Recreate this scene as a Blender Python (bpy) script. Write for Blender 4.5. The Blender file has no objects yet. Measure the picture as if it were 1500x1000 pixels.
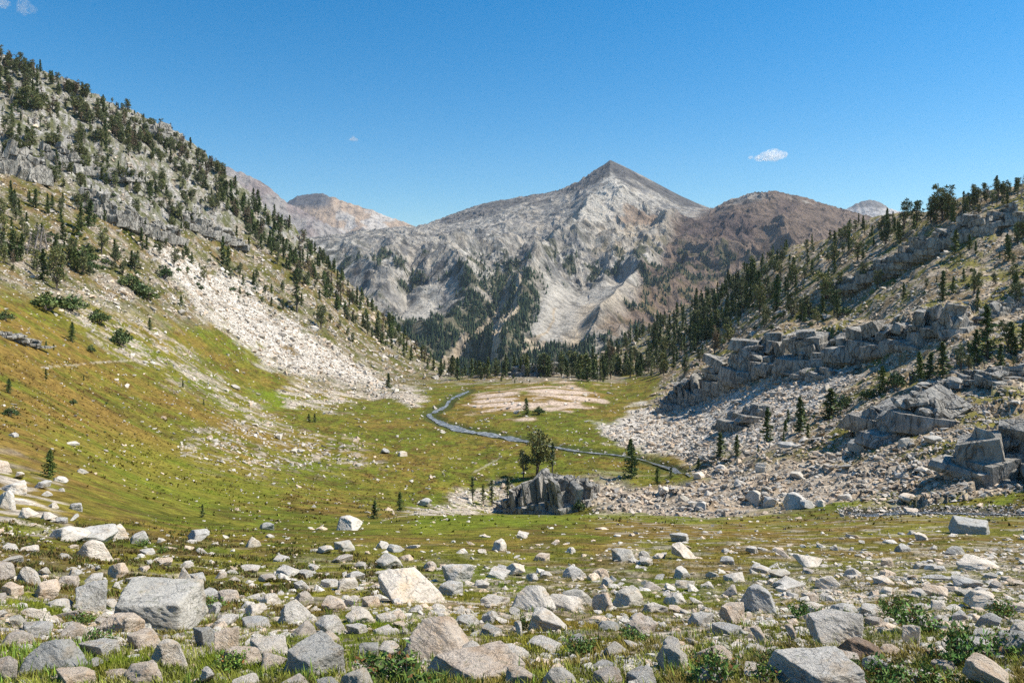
import bpy, bmesh, math, random
import numpy as np
random.seed(7); rng = np.random.default_rng(11)
R = math.radians
# ---------------------------------------------------------------- camera, sky, sun, exposure
F, HZ, CX = 1100.0, 440.0, 750.0          # focal length in photo pixels, eye level row, centre column
sc = bpy.context.scene
C = sc.collection
cam = bpy.data.objects.new("camera", bpy.data.cameras.new("camera")); C.objects.link(cam)
cam.location = (0, 0, 0); cam.rotation_euler = (R(90), 0, 0)
cam.data.sensor_width = 36; cam.data.lens = 36*F/1500; cam.data.shift_y = -60/1500
cam.data.clip_start = .05; cam.data.clip_end = 60000
sc.camera = cam
SUN_EL, SUN_AZ = 51, 84                    # azimuth clockwise from the view direction
w = bpy.data.worlds.new("World"); sc.world = w; w.use_nodes = True
nt = w.node_tree; nt.nodes.clear()
sky = nt.nodes.new('ShaderNodeTexSky'); sky.sky_type = 'NISHITA'; sky.sun_disc = False
sky.sun_elevation = R(SUN_EL); sky.sun_rotation = R(SUN_AZ); sky.altitude = 2400
sky.air_density = 1.5; sky.dust_density = .15; sky.ozone_density = 3.0
hs = nt.nodes.new('ShaderNodeHueSaturation'); hs.inputs['Hue'].default_value = .497; hs.inputs['Saturation'].default_value = 1.5
bg = nt.nodes.new('ShaderNodeBackground'); bg.inputs[1].default_value = .094
wo = nt.nodes.new('ShaderNodeOutputWorld')
nt.links.new(sky.outputs[0], hs.inputs['Color']); nt.links.new(hs.outputs[0], bg.inputs[0]); nt.links.new(bg.outputs[0], wo.inputs[0])
sd = bpy.data.lights.new("sun", 'SUN'); sd.energy = 5.0; sd.angle = R(.5); sd.color = (1, .93, .82)
sun = bpy.data.objects.new("sun", sd); C.objects.link(sun)
sun.rotation_euler = (R(90-SUN_EL), 0, R(180-SUN_AZ+0))
from mathutils import Vector
sdir = Vector((math.sin(R(SUN_AZ))*math.cos(R(SUN_EL)), math.cos(R(SUN_AZ))*math.cos(R(SUN_EL)), math.sin(R(SUN_EL))))
sun.rotation_euler = sdir.to_track_quat('Z', 'Y').to_euler()
vs = sc.view_settings; vs.view_transform = 'Standard'; vs.look = 'None'; vs.exposure = 0.56; vs.gamma = 1
cy = sc.cycles; cy.use_denoising = False; cy.denoising_input_passes = 'RGB_ALBEDO_NORMAL'; cy.denoising_prefilter = 'ACCURATE'; cy.max_bounces = 8; cy.diffuse_bounces = 3; cy.volume_bounces = 8
cy.transparent_max_bounces = 40; cy.use_adaptive_sampling = True; cy.adaptive_threshold = .01
cy.sample_clamp_indirect = 5

# ---------------------------------------------------------------- helpers
def tag(o, label=None, cat=None, group=None, kind=None):
    if label: o['label'] = label
    if cat: o['category'] = cat
    if group: o['group'] = group
    if kind: o['kind'] = kind
    return o
def srgb(r, g, b): return tuple(((c/255)/12.92 if c/255 < .04045 else ((c/255+.055)/1.055)**2.4) for c in (r, g, b))
def _h(ix, iy, iz, s):
    n = (ix.astype(np.int64)*374761393 + iy.astype(np.int64)*668265263 + iz.astype(np.int64)*2147483647 + s*974711) & 0xffffffff
    n = ((n ^ (n >> 13))*1274126177) & 0xffffffff
    n = (n ^ (n >> 16)) & 0xffffffff
    return n
def perlin(x, y, s=0):
    x = np.asarray(x, float); y = np.asarray(y, float)
    ix = np.floor(x).astype(np.int64); iy = np.floor(y).astype(np.int64); fx = x-ix; fy = y-iy
    u = fx*fx*fx*(fx*(fx*6-15)+10); v = fy*fy*fy*(fy*(fy*6-15)+10)
    z = np.zeros_like(ix)
    def g(a, b):
        th = _h(ix+a, iy+b, z, s)*(2*np.pi/4294967296.0)
        return np.cos(th)*(fx-a)+np.sin(th)*(fy-b)
    a = g(0, 0); b = g(1, 0); c = g(0, 1); d = g(1, 1)
    return (a+(b-a)*u + ((c+(d-c)*u)-(a+(b-a)*u))*v)*1.5
def fbm(x, y, o=4, s=0, g=.5):
    t = 0; a = 1; n = 0
    for i in range(o):
        t = t+a*perlin(x*2**i, y*2**i, s+i); n += a; a *= g
    return t/n*1.4
def ridged(x, y, o=5, s=0, g=.55):
    t = 0; a = 1; n = 0; wgt = 1
    for i in range(o):
        r = 1-np.abs(perlin(x*2**i+3.1*i, y*2**i-1.7*i, s+i))*1.6
        r = np.clip(r, 0, 1)**2*wgt; wgt = np.clip(r*1.6, 0, 1)
        t = t+a*r; n += a; a *= g
    return t/n
def worley(x, y, s=0):
    ix = np.floor(x).astype(np.int64); iy = np.floor(y).astype(np.int64)
    d1 = np.full(x.shape, 9.0); d2 = d1.copy(); val = np.zeros(x.shape)
    for a in (-1, 0, 1):
        for b in (-1, 0, 1):
            h1 = _h(ix+a, iy+b, ix*0, s)/4294967296.0; h2 = _h(ix+a, iy+b, ix*0, s+17)/4294967296.0; h3 = _h(ix+a, iy+b, ix*0, s+31)/4294967296.0
            d = np.hypot(ix+a+h1-x, iy+b+h2-y)
            m = d < d1; d2 = np.where(m, d1, np.minimum(d2, d)); val = np.where(m, h3, val); d1 = np.where(m, d, d1)
    return d1, d2, val
def sstep(a, b, x): t = np.clip((x-a)/(b-a), 0, 1); return t*t*(3-2*t)
def inpoly(px, py, poly):
    inside = np.zeros(px.shape, bool); n = len(poly)
    for i in range(n):
        x1, y1 = poly[i]; x2, y2 = poly[(i+1) % n]
        if y1 == y2: continue
        c = ((y1 > py) != (y2 > py)) & (px < (x2-x1)*(py-y1)/(y2-y1)+x1)
        inside ^= c
    return inside
def distline(px, py, pts):
    best = np.full(px.shape, 1e9); side = np.zeros(px.shape); tt = np.zeros(px.shape); n = len(pts)-1
    for i in range(n):
        x1, y1 = pts[i][:2]; x2, y2 = pts[i+1][:2]; dx = x2-x1; dy = y2-y1; L = dx*dx+dy*dy
        t = np.clip(((px-x1)*dx+(py-y1)*dy)/L, 0, 1)
        ex = px-x1-t*dx; ey = py-y1-t*dy; d = np.hypot(ex, ey); m = d < best
        best = np.where(m, d, best); side = np.where(m, np.sign(dx*ey-dy*ex), side); tt = np.where(m, (i+t)/n, tt)
    return best, side, tt
def polymask(px, py, poly, soft):
    """soft-edged polygon mask"""
    d, _, _ = distline(px, py, list(poly)+[poly[0]])
    return sstep(-soft, soft, np.where(inpoly(px, py, poly), d, -d))
def make_mesh(name, V, Fq, mat=None, smooth=False, attrs=None, tri=False):
    me = bpy.data.meshes.new(name)
    V = np.asarray(V, np.float32); Fq = np.asarray(Fq, np.int32); k = Fq.shape[1]
    me.vertices.add(len(V)); me.vertices.foreach_set('co', V.ravel())
    me.loops.add(Fq.size); me.loops.foreach_set('vertex_index', Fq.ravel())
    me.polygons.add(len(Fq)); me.polygons.foreach_set('loop_start', np.arange(0, Fq.size, k, dtype=np.int32))
    me.polygons.foreach_set('use_smooth', np.full(len(Fq), smooth, bool))
    me.update(calc_edges=True)
    for an, av in (attrs or {}).items():
        av = np.asarray(av, np.float32)
        if av.ndim == 2:
            a = me.attributes.new(an, 'FLOAT_COLOR', 'POINT')
            if av.shape[1] == 3: av = np.concatenate([av, np.ones((len(av), 1), np.float32)], 1)
            a.data.foreach_set('color', av.ravel())
        else:
            a = me.attributes.new(an, 'FLOAT', 'POINT'); a.data.foreach_set('value', av)
    if mat: me.materials.append(mat)
    return me
def link(name, me, parent=None):
    o = bpy.data.objects.new(name, me); C.objects.link(o)
    if parent: o.parent = parent
    return o
def gridfaces(nu, nv):
    i = np.arange(nu-1)[:, None]*nv+np.arange(nv-1)[None, :]
    i = i.ravel(); return np.stack([i, i+nv, i+nv+1, i+1], 1)
class Mat:
    def __init__(s, name, rough=.9, spec=.2):
        s.m = bpy.data.materials.new(name); s.m.use_nodes = True; s.t = s.m.node_tree; s.b = s.t.nodes['Principled BSDF']
        s.b.inputs['Roughness'].default_value = rough; s.b.inputs['Specular IOR Level'].default_value = spec
    def n(s, t, **k):
        nd = s.t.nodes.new(t)
        for a, v in k.items():
            if a.startswith('i_'):
                nd.inputs[int(a[2:]) if a[2:].isdigit() else a[2:]].default_value = v
            else: setattr(nd, a, v)
        return nd
    def l(s, a, b): s.t.links.new(a, b)
    def noise(s, vec, scale, detail=4, rough=.55):
        nd = s.n('ShaderNodeTexNoise'); nd.inputs['Scale'].default_value = scale; nd.inputs['Detail'].default_value = detail; nd.inputs['Roughness'].default_value = rough
        if vec: s.l(vec, nd.inputs['Vector'])
        return nd.outputs['Fac']
    def ramp(s, fac, stops):
        nd = s.n('ShaderNodeValToRGB'); e = nd.color_ramp.elements
        while len(e) < len(stops): e.new(.5)
        for el, (p, c) in zip(e, stops):
            el.position = p; el.color = (c if isinstance(c, tuple) else (c, c, c))+(1,)
        s.l(fac, nd.inputs[0]); return nd.outputs[0]
    def mix(s, a, b, fac, mode='MIX'):
        nd = s.n('ShaderNodeMix', data_type='RGBA', blend_type=mode)
        for sock, v in ((nd.inputs[0], fac), (nd.inputs[6], a), (nd.inputs[7], b)):
            if isinstance(v, (int, float)): sock.default_value = v
            elif isinstance(v, tuple): sock.default_value = v+(1,)
            else: s.l(v, sock)
        return nd.outputs[2]
    def math(s, op, a, b=0.0, clamp=False):
        nd = s.n('ShaderNodeMath', operation=op, use_clamp=clamp)
        for i, v in ((0, a), (1, b)):
            if isinstance(v, (int, float)): nd.inputs[i].default_value = v
            else: s.l(v, nd.inputs[i])
        return nd.outputs[0]
    def attr(s, name, col=True):
        nd = s.n('ShaderNodeAttribute', attribute_name=name); return nd.outputs['Color' if col else 'Fac']
    def pos(s): return s.n('ShaderNodeNewGeometry').outputs['Position']
    def obj(s): return s.n('ShaderNodeTexCoord').outputs['Object']
    def rnd(s): return s.n('ShaderNodeObjectInfo').outputs['Random']
    def bump(s, h, dist, strength=1.0):
        nd = s.n('ShaderNodeBump'); nd.inputs['Strength'].default_value = strength; nd.inputs['Distance'].default_value = dist
        s.l(h, nd.inputs['Height']); s.l(nd.outputs[0], s.b.inputs['Normal']); return nd
    def col(s, c):
        if isinstance(c, tuple): s.b.inputs['Base Color'].default_value = c+(1,)
        else: s.l(c, s.b.inputs['Base Color'])

# ---------------------------------------------------------------- materials
def ground_material():
    m = Mat('ground', .95, .1); p = m.pos(); c = m.attr('Col'); rk = m.attr('Rock', False); ds = m.attr('Dist', False)
    # noise scaled in step with feature size: fine near, coarser far (two world scales blended)
    n1 = m.noise(p, 9, 6, .65); n2 = m.noise(p, 1.1, 6, .65); n3 = m.noise(p, .16, 5, .6)
    v = m.n('ShaderNodeTexVoronoi'); v.inputs['Scale'].default_value = .9; m.l(p, v.inputs['Vector'])
    v2 = m.n('ShaderNodeTexVoronoi'); v2.inputs['Scale'].default_value = 5; m.l(p, v2.inputs['Vector'])
    g = m.mix(c, m.mix(c, m.ramp(n1, [(.3, .55), (.5, 1.0), (.7, 1.5)]), 1.0, 'MULTIPLY'), 1.0)
    g = m.mix(g, m.ramp(n2, [(.32, .4), (.5, 1.0), (.68, 1.6)]), .95, 'MULTIPLY')
    g = m.mix(g, m.ramp(n3, [(.3, .75), (.5, 1.0), (.7, 1.25)]), .6, 'MULTIPLY')
    vs_ = m.n('ShaderNodeSeparateColor'); m.l(v.outputs['Color'], vs_.inputs[0])
    vs2 = m.n('ShaderNodeSeparateColor'); m.l(v2.outputs['Color'], vs2.inputs[0])
    rockc = m.mix(g, m.ramp(vs_.outputs[0], [(0, .55), (.5, 1.0), (1, 1.5)]), .8, 'MULTIPLY')
    rockc = m.mix(rockc, m.ramp(vs2.outputs[1], [(0, .6), (.5, 1.0), (1, 1.4)]), .6, 'MULTIPLY')
    m.col(m.mix(g, rockc, rk))
    hgt = m.math('ADD', m.math('MULTIPLY', n2, .5), m.math('MULTIPLY', n1, .12))
    hv = m.math('MULTIPLY', m.math('ADD', vs_.outputs[1], m.math('MULTIPLY', vs2.outputs[2], .3)), rk)
    m.bump(m.math('ADD', hgt, m.math('MULTIPLY', hv, .6)), .55, .9)
    return m.m
def mountain_material(name, sc_=1.0):
    m = Mat(name, .95, .1); p = m.pos(); c = m.attr('Col')
    mp = m.n('ShaderNodeMapping'); mp.inputs['Scale'].default_value = (1, 1, .45); m.l(p, mp.inputs[0]); q = mp.outputs[0]
    n1 = m.noise(q, .12*sc_, 7, .7); n2 = m.noise(q, .022*sc_, 7, .68); n3 = m.noise(q, .5*sc_, 4, .6)
    g = m.mix(c, m.ramp(n2, [(.36, .36), (.48, .95), (.66, 1.3)]), .9, 'MULTIPLY')
    g = m.mix(g, m.ramp(n1, [(.33, .45), (.5, 1.0), (.68, 1.4)]), .8, 'MULTIPLY')
    m.col(g)
    m.bump(m.math('ADD', m.math('MULTIPLY', n2, 3), m.math('ADD', n1, m.math('MULTIPLY', n3, .25))), 9, .8)
    return m.m
def rock_material(name, c1, c2, c3, attr=False):
    m = Mat(name, .9, .25); o = m.obj() if not attr else m.pos(); r = m.rnd()
    sh = m.n('ShaderNodeVectorMath', operation='ADD'); m.l(o, sh.inputs[0])
    cb = m.n('ShaderNodeCombineXYZ'); m.l(m.math('MULTIPLY', r, 37.0), cb.inputs[0]); m.l(cb.outputs[0], sh.inputs[1]); o = sh.outputs[0]
    k = 2.2 if not attr else 1.6
    a = m.noise(o, k, 8, .68); b = m.noise(o, k*9, 6, .75); d = m.noise(o, k*45, 3, .7); e = m.noise(o, k*.7, 3, .5)
    g = m.ramp(a, [(.33, c3), (.47, c1), (.66, c2)])
    g = m.mix(g, m.ramp(e, [(.42, c1), (.62, c2)]), .4)
    g = m.mix(g, m.ramp(b, [(.30, .42), (.46, .95), (.6, 1.05), (.75, 1.25)]), .8, 'MULTIPLY')
    g = m.mix(g, m.ramp(d, [(.35, .75), (.5, 1.0), (.66, 1.12)]), .5, 'MULTIPLY')
    # joints: thin dark cracks
    v = m.n('ShaderNodeTexVoronoi', feature='DISTANCE_TO_EDGE'); v.inputs['Scale'].default_value = k*.8
    wv = m.n('ShaderNodeVectorMath', operation='ADD'); m.l(o, wv.inputs[0])
    nn = m.n('ShaderNodeTexNoise'); nn.inputs['Scale'].default_value = k*2; m.l(o, nn.inputs['Vector'])
    ms = m.n('ShaderNodeVectorMath', operation='SCALE'); ms.inputs['Scale'].default_value = .5; m.l(nn.outputs['Color'], ms.inputs[0]); m.l(ms.outputs[0], wv.inputs[1])
    m.l(wv.outputs[0], v.inputs['Vector'])
    ck = m.ramp(v.outputs['Distance'], [(0, .35), (.016, .8), (.03, 1.0)])
    g = m.mix(g, ck, .75, 'MULTIPLY')
    li = m.ramp(m.noise(o, k*4.2, 7, .72), [(.55, 0.0), (.60, 1.0)]); l2 = m.ramp(m.noise(o, k*1.3, 4, .6), [(.45, 0.0), (.6, 1.0)])
    g = m.mix(g, m.mix(g, (.56, .58, .50), 1.0, 'MULTIPLY'), m.math('MULTIPLY', li, m.math('ADD', m.math('MULTIPLY', l2, .75), .15)))
    g = m.mix(g, m.mix(g, (.95, .78, .58), 1.0, 'MULTIPLY'), m.math('MULTIPLY', m.ramp(m.noise(o, k*.9, 5, .65), [(.52, 0.0), (.66, 1.0)]), .6))
    if attr: g = m.mix(g, m.attr('Col'), 1.0, 'MULTIPLY')
    else: g = m.mix(g, m.ramp(r, [(0, (.78, .80, .82)), (.5, (1, .98, .95)), (1, (1.16, 1.08, .98))]), 1.0, 'MULTIPLY')
    m.col(g)
    m.bump(m.math('ADD', m.math('ADD', m.math('MULTIPLY', a, .7), m.math('MULTIPLY', b, .28)), m.math('ADD', m.math('MULTIPLY', d, .05), m.math('MULTIPLY', ck, .06))), .22 if not attr else .3, .75)
    return m.m
def leaf_material(name, attr='Col', rough=.75):
    m = Mat(name, rough, .25); g = m.attr(attr); r = m.rnd()
    g = m.mix(g, m.ramp(r, [(0, (.7, .82, .8)), (.5, (1, 1, 1)), (1, (1.25, 1.2, .9))]), 1.0, 'MULTIPLY')
    n = m.noise(m.pos(), 2.5, 3, .6)
    m.col(m.mix(g, m.ramp(n, [(.35, .7), (.65, 1.3)]), .8, 'MULTIPLY'))
    return m.m
M_ground = ground_material()
M_mtn = mountain_material('mountain_rock')
def crag_material():
    m = Mat('crag_rock', .92, .15); p = m.pos()
    mp = m.n('ShaderNodeMapping'); mp.inputs['Scale'].default_value = (1, 1, .4); m.l(p, mp.inputs[0]); q = mp.outputs[0]
    a = m.noise(q, .35, 7, .7); b = m.noise(q, 1.5, 6, .7); d = m.noise(p, 6, 4, .7)
    g = m.ramp(a, [(.32, (.19, .18, .16)), (.48, (.36, .34, .30)), (.68, (.48, .455, .40))])
    g = m.mix(g, m.ramp(b, [(.3, .5), (.48, 1.0), (.7, 1.3)]), .9, 'MULTIPLY'); g = m.mix(g, m.ramp(d, [(.32, .6), (.5, 1.0), (.7, 1.25)]), .7, 'MULTIPLY')
    v = m.n('ShaderNodeTexVoronoi', feature='DISTANCE_TO_EDGE'); v.inputs['Scale'].default_value = .42
    nn = m.n('ShaderNodeTexNoise'); nn.inputs['Scale'].default_value = .8; nn.inputs['Detail'].default_value = 3; m.l(q, nn.inputs['Vector'])
    sc2 = m.n('ShaderNodeVectorMath', operation='SCALE'); sc2.inputs['Scale'].default_value = 3.2; m.l(nn.outputs['Color'], sc2.inputs[0])
    ad = m.n('ShaderNodeVectorMath', operation='ADD'); m.l(q, ad.inputs[0]); m.l(sc2.outputs[0], ad.inputs[1]); m.l(ad.outputs[0], v.inputs['Vector'])
    ck = m.ramp(v.outputs['Distance'], [(0, .0), (.05, .7), (.12, 1.0)])
    m.col(m.mix(g, m.ramp(ck, [(0, .4), (1, 1.0)]), .45, 'MULTIPLY'))
    m.bump(m.math('ADD', m.math('ADD', a, m.math('MULTIPLY', b, .5)), m.math('ADD', m.math('MULTIPLY', ck, .5), m.math('MULTIPLY', d, .12))), 1.1, .9)
    return m.m
M_crag = crag_material()
M_pale = rock_material('pale_granite', (.60, .565, .51), (.72, .69, .63), (.40, .375, .33))
M_warm = rock_material('warm_granite', (.60, .51, .42), (.70, .63, .54), (.42, .33, .25))
M_grey = rock_material('grey_granite', (.47, .455, .41), (.60, .575, .52), (.32, .315, .28))
M_brown = rock_material('brown_rock', (.26, .19, .14), (.36, .29, .23), (.13, .10, .08))
M_stone = rock_material('loose_rock', (.56, .52, .465), (.66, .62, .56), (.40, .37, .32), attr=True)
M_leaf = leaf_material('needles'); M_grass = leaf_material('grass_blades', rough=.9)
mb = Mat('bark', .95, .1); mb.col(mb.ramp(mb.noise(mb.pos(), 6, 5, .6), [(.3, (.07, .055, .045)), (.7, (.2, .17, .145))])); M_bark = mb.m
mb = Mat('bleached_wood', .9, .15); mb.col(mb.ramp(mb.noise(mb.pos(), 4, 5, .6), [(.3, (.17, .145, .125)), (.7, (.36, .32, .29))])); M_dead = mb.m
def water_material():
    m = Mat('water', .22, .5); p = m.pos()
    m.col(m.ramp(m.noise(p, .9, 6, .75), [(.36, (.06, .065, .065)), (.52, (.18, .185, .18)), (.62, (.5, .5, .48))]))
    m.bump(m.noise(p, 2.2, 5, .65), .35, .8); return m.m
M_water = water_material()
mf = Mat('white_water', .5, .4); mf.col(mf.ramp(mf.noise(mf.pos(), 7, 5, .7), [(.55, (.03, .035, .035)), (.64, (.75, .78, .8))])); mf.bump(mf.noise(mf.pos(), 9, 4), .1, .8); M_foam = mf.m
def cloud_material():
    m = Mat('cloud'); t = m.t; t.nodes.remove(m.b); pv = m.n('ShaderNodeVolumePrincipled'); out = t.nodes['Material Output']
    return m, pv, out
#PART2
# ---------------------------------------------------------------- valley ground: surveyed heights (column, distance, row) -> one continuous sheet
ST = {
 -450: [(1.5,1400),(4.5,1000),(20,790),(45,640),(80,500),(130,340),(200,190),(300,70),(450,-40),(600,-50),(1000,120)],
 -200: [(1.5,1430),(4.5,1000),(20,785),(45,650),(78,545),(125,410),(190,285),(260,180),(360,80),(470,5),(620,10),(1000,200)],
 0:  [(1.5,1450),(4.5,1000),(10,885),(20,790),(45,690),(75,604),(120,503),(180,402),(250,302),(330,205),(430,102),(455,76),(520,100),(700,240),(1000,420)],
 120:[(4.5,1000),(10,912),(24,800),(45,725),(80,650),(120,580),(170,490),(230,400),(310,300),(390,210),(480,132),(560,150),(1000,440)],
 250:[(1.5,1460),(4.5,1000),(10,925),(28,802),(50,757),(90,700),(125,640),(175,560),(240,480),(300,400),(400,300),(500,206),(540,186),(620,230),(1000,480)],
 350:[(4.5,1000),(30,805),(55,767),(100,705),(140,650),(190,600),(240,560),(310,480),(400,390),(510,290),(550,266),(640,310),(1000,520)],
 450:[(4.5,1000),(12.5,900),(33,801),(60,768),(110,720),(145,680),(180,640),(225,600),(265,575),(305,545),(370,480),(440,422),(560,362),(590,352),(680,400),(1000,560)],
 530:[(4.5,1000),(33,802),(62,768),(105,738),(150,690),(200,632),(250,597),(300,574),(360,548),(420,510),(520,450),(600,432),(700,480),(1000,600)],
 600:[(1.5,1460),(4.5,1000),(13,890),(40,792),(68,766),(100,750),(150,700),(190,650),(255,603),(330,570),(380,558),(430,540),(520,515),(610,498),(700,540),(1000,640)],
 650:[(4.5,1000),(68,763),(110,752),(150,702),(255,602),(330,570),(400,555),(440,548),(520,545),(620,540),(700,590),(1000,680)],
 750:[(1.5,1460),(4.5,1000),(10,926),(15,882),(25,837),(40,796),(65,765),(84,753),(100,762),(120,762),(140,748),(155,706),(178,666),(203,641),(255,600),(325,570),(400,553),(440,546),(500,558),(700,650),(1000,700)],
 850:[(4.5,1000),(40,795),(65,766),(86,753),(98,758),(115,742),(140,706),(178,665),(203,641),(255,600),(325,570),(390,553),(440,543),(500,535),(560,528),(640,560),(1000,690)],
 950:[(1.5,1460),(4.5,1000),(40,797),(65,768),(83,753),(95,748),(112,733),(138,706),(160,690),(178,670),(205,640),(255,602),(310,570),(370,550),(420,537),(480,518),(580,488),(620,480),(700,520),(1000,660)],
 1030:[(4.5,1000),(40,797),(65,770),(82,753),(97,735),(115,712),(145,678),(185,640),(230,600),(270,560),(320,530),(400,490),(500,455),(580,435),(660,470),(1000,640)],
 1100:[(4.5,1000),(12,905),(40,797),(64,770),(80,752),(98,725),(122,692),(155,642),(185,600),(220,560),(260,520),(320,470),(380,432),(470,392),(520,384),(600,420),(1000,620)],
 1180:[(4.5,1000),(40,797),(62,770),(78,752),(97,716),(120,675),(145,620),(170,580),(205,530),(245,480),(290,430),(340,388),(400,362),(440,356),(520,400),(1000,600)],
 1250:[(1.5,1460),(4.5,1000),(12.5,900),(28,828),(42,792),(62,765),(75,750),(95,705),(120,650),(138,600),(158,560),(190,515),(215,470),(245,430),(270,400),(320,352),(350,328),(420,360),(1000,600)],
 1330:[(4.5,1000),(28,828),(42,792),(61,763),(71,750),(88,708),(105,650),(122,600),(140,560),(165,505),(190,450),(225,400),(260,350),(300,318),(340,312),(420,370),(1000,590)],
 1400:[(4.5,1000),(28,828),(42,790),(60,763),(69,750),(84,705),(99,645),(115,590),(135,535),(160,475),(185,420),(215,365),(245,320),(275,296),(320,330),(1000,580)],
 1500:[(1.5,1450),(4.5,1000),(13,898),(26,830),(42,790),(60,762),(67,750),(80,700),(92,650),(105,600),(122,550),(143,495),(165,440),(190,380),(215,325),(250,275),(262,268),(330,330),(1000,560)],
 1750:[(4.5,1000),(26,830),(42,785),(60,750),(80,680),(105,570),(143,450),(190,330),(240,240),(290,230),(1000,500)],
 2000:[(1.5,1430),(4.5,1000),(26,830),(42,780),(60,740),(80,665),(105,550),(143,410),(190,290),(240,190),(300,170),(1000,480)],
}
pts = np.array([(px, math.log(D), row) for px, l in ST.items() for D, row in l], float)
SU, SV = 260.0, .42
def tps(pts, lam=.015):
    P = np.stack([pts[:, 0]/SU, pts[:, 1]/SV], 1); n = len(P)
    d = np.hypot(P[:, None, 0]-P[None, :, 0], P[:, None, 1]-P[None, :, 1])
    K = d*d*np.log(d+1e-9)+lam*np.eye(n)
    A = np.zeros((n+3, n+3)); A[:n, :n] = K; A[:n, n] = 1; A[:n, n+1:] = P; A[n, :n] = 1; A[n+1:, :n] = P.T
    sol = np.linalg.solve(A, np.concatenate([pts[:, 2], [0, 0, 0]]))
    def ev(px, lv):
        u = px.ravel()/SU; v = lv.ravel()/SV; out = sol[n]+sol[n+1]*u+sol[n+2]*v
        for i in range(n):
            r2 = (u-P[i, 0])**2+(v-P[i, 1])**2
            out = out+sol[i]*.5*r2*np.log(r2+1e-12)
        return out.reshape(px.shape)
    return ev
def evgrid(ev, PX, LV, step=5):
    """evaluate on a coarse grid, then interpolate bilinearly"""
    cx = np.unique(np.r_[PX[::step], PX[-1]]); cv = np.unique(np.r_[LV[::step], LV[-1]])
    G = ev(np.repeat(cx[:, None], len(cv), 1), np.repeat(cv[None], len(cx), 0))
    H = np.stack([np.interp(LV, cv, G[i]) for i in range(len(cx))])
    return np.stack([np.interp(PX, cx, H[:, j]) for j in range(H.shape[1])], 1)
PXc = np.concatenate([np.arange(-450, -60, 8.), np.arange(-60, 1560, 2.2), np.arange(1560, 2000, 8.)])
LVc = np.linspace(math.log(1.5), math.log(1000), 760)
ROW = evgrid(tps(pts), PXc, LVc)
def bumps(ROW, PXc, LVc, items):
    """outcrops and mounds: (px, D, half width px, half depth in ln D, rise in rows)"""
    for px, D, wx, wd, h in items:
        g = np.exp(-((PXc-px)/wx)**2)[:, None]*np.exp(-((LVc-math.log(D))/wd)**2)[None]
        ROW -= h*g
bumps(ROW, PXc, LVc, [(780, 300, 80, .10, 7), (590, 285, 28, .05, 9), (840, 350, 60, .05, 6), (760, 415, 90, .04, 5), (1000, 112, 120, .09, 6), (660, 72, 70, .12, 4), (890, 138, 75, .09, 9), (800, 150, 60, .05, 8)])
# cliff warps: rows between base and top are climbed over a short distance
def cliff(ROW, base, top, taper=30, sharp=.22):
    bx = [p[0] for p in base]
    for i, px in enumerate(PXc):
        if px < bx[0] or px > bx[-1]: continue
        wgt = min(1, (px-bx[0])/taper, (bx[-1]-px)/taper)
        rb = np.interp(px, bx, [p[1] for p in base]); rt = np.interp(px, [p[0] for p in top], [p[1] for p in top])
        r = np.minimum.accumulate(ROW[i]); j0 = int((r > rb).sum()); j1 = int((r > rt).sum())
        if j1-j0 < 4 or j1 >= len(r)-1: continue
        s = np.linspace(0, 1, j1-j0); g = np.where(s < sharp, s/sharp*.9, .9+.1*(s-sharp)/(1-sharp))
        seg = rb+(rt-rb)*g
        ROW[i, j0:j1] = ROW[i, j0:j1]*(1-wgt)+seg*wgt
CL = {  # name: (base line, top line)
 'lower': ([(968,603),(1010,592),(1060,568),(1110,545),(1160,536),(1220,528),(1290,515),(1350,500),(1420,485)], [(968,590),(1010,540),(1060,522),(1110,490),(1160,478),(1220,474),(1290,470),(1350,452),(1420,440)]),
 'upper': ([(1160,452),(1220,440),(1290,412),(1350,385),(1420,356),(1510,325)], [(1160,440),(1220,412),(1290,372),(1350,345),(1420,322),(1510,300)]),
}
for b, t in CL.values(): cliff(ROW, b, t)
DD = np.exp(LVc)[None, :]; AX = ((PXc-CX)/F)[:, None]
X = AX*DD; Y = np.repeat(DD, len(PXc), 0)
Z = -(ROW-HZ)/F*DD
ROW0 = ROW.copy(); PXg = np.repeat(PXc[:, None], len(LVc), 1)
# region masks (column, row of the slope as surveyed)
jx = PXg+fbm(X/14, Y/14, 4, 5)*26+fbm(X/3, Y/3, 3, 8)*8; jr = ROW0+fbm(X/14+9, Y/14, 4, 6)*20*np.clip(1.2-(ROW0-700)/300, .3, 1)
DDg = Y
left_hill = polymask(jx, jr, [(-600,-300),(700,200),(655,552),(600,560),(560,585),(470,565),(420,545),(330,470),(250,470),(180,455),(90,440),(0,415),(-300,300),(-600,200)], 16)*(DDg > 60)
left_cliff = polymask(jx, jr, [(-600,-300),(600,200),(480,380),(400,350),(330,330),(250,340),(160,300),(60,255),(-60,215),(-600,100)], 14)*(DDg > 60)
talus_main = polymask(jx, jr, [(240,355),(330,400),(420,465),(500,520),(570,552),(560,572),(480,556),(400,532),(320,480),(262,420),(215,360)], 10)
talus_b = polymask(jx, jr, [(90,440),(150,420),(230,480),(330,560),(400,610),(420,632),(360,620),(280,570),(200,530),(120,480)], 14)
rocks_c = polymask(jx, jr, [(270,640),(330,610),(420,630),(520,640),(560,680),(470,700),(360,690),(280,672)], 14)*(DDg > 60)
talus_d = polymask(jx, jr, [(420,560),(560,575),(520,590),(470,600),(420,590)], 10)
fringe_l = polymask(jx, jr, [(-600,600),(0,670),(90,700),(110,760),(60,800),(-600,900)], 14)*(DDg < 90)
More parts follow.
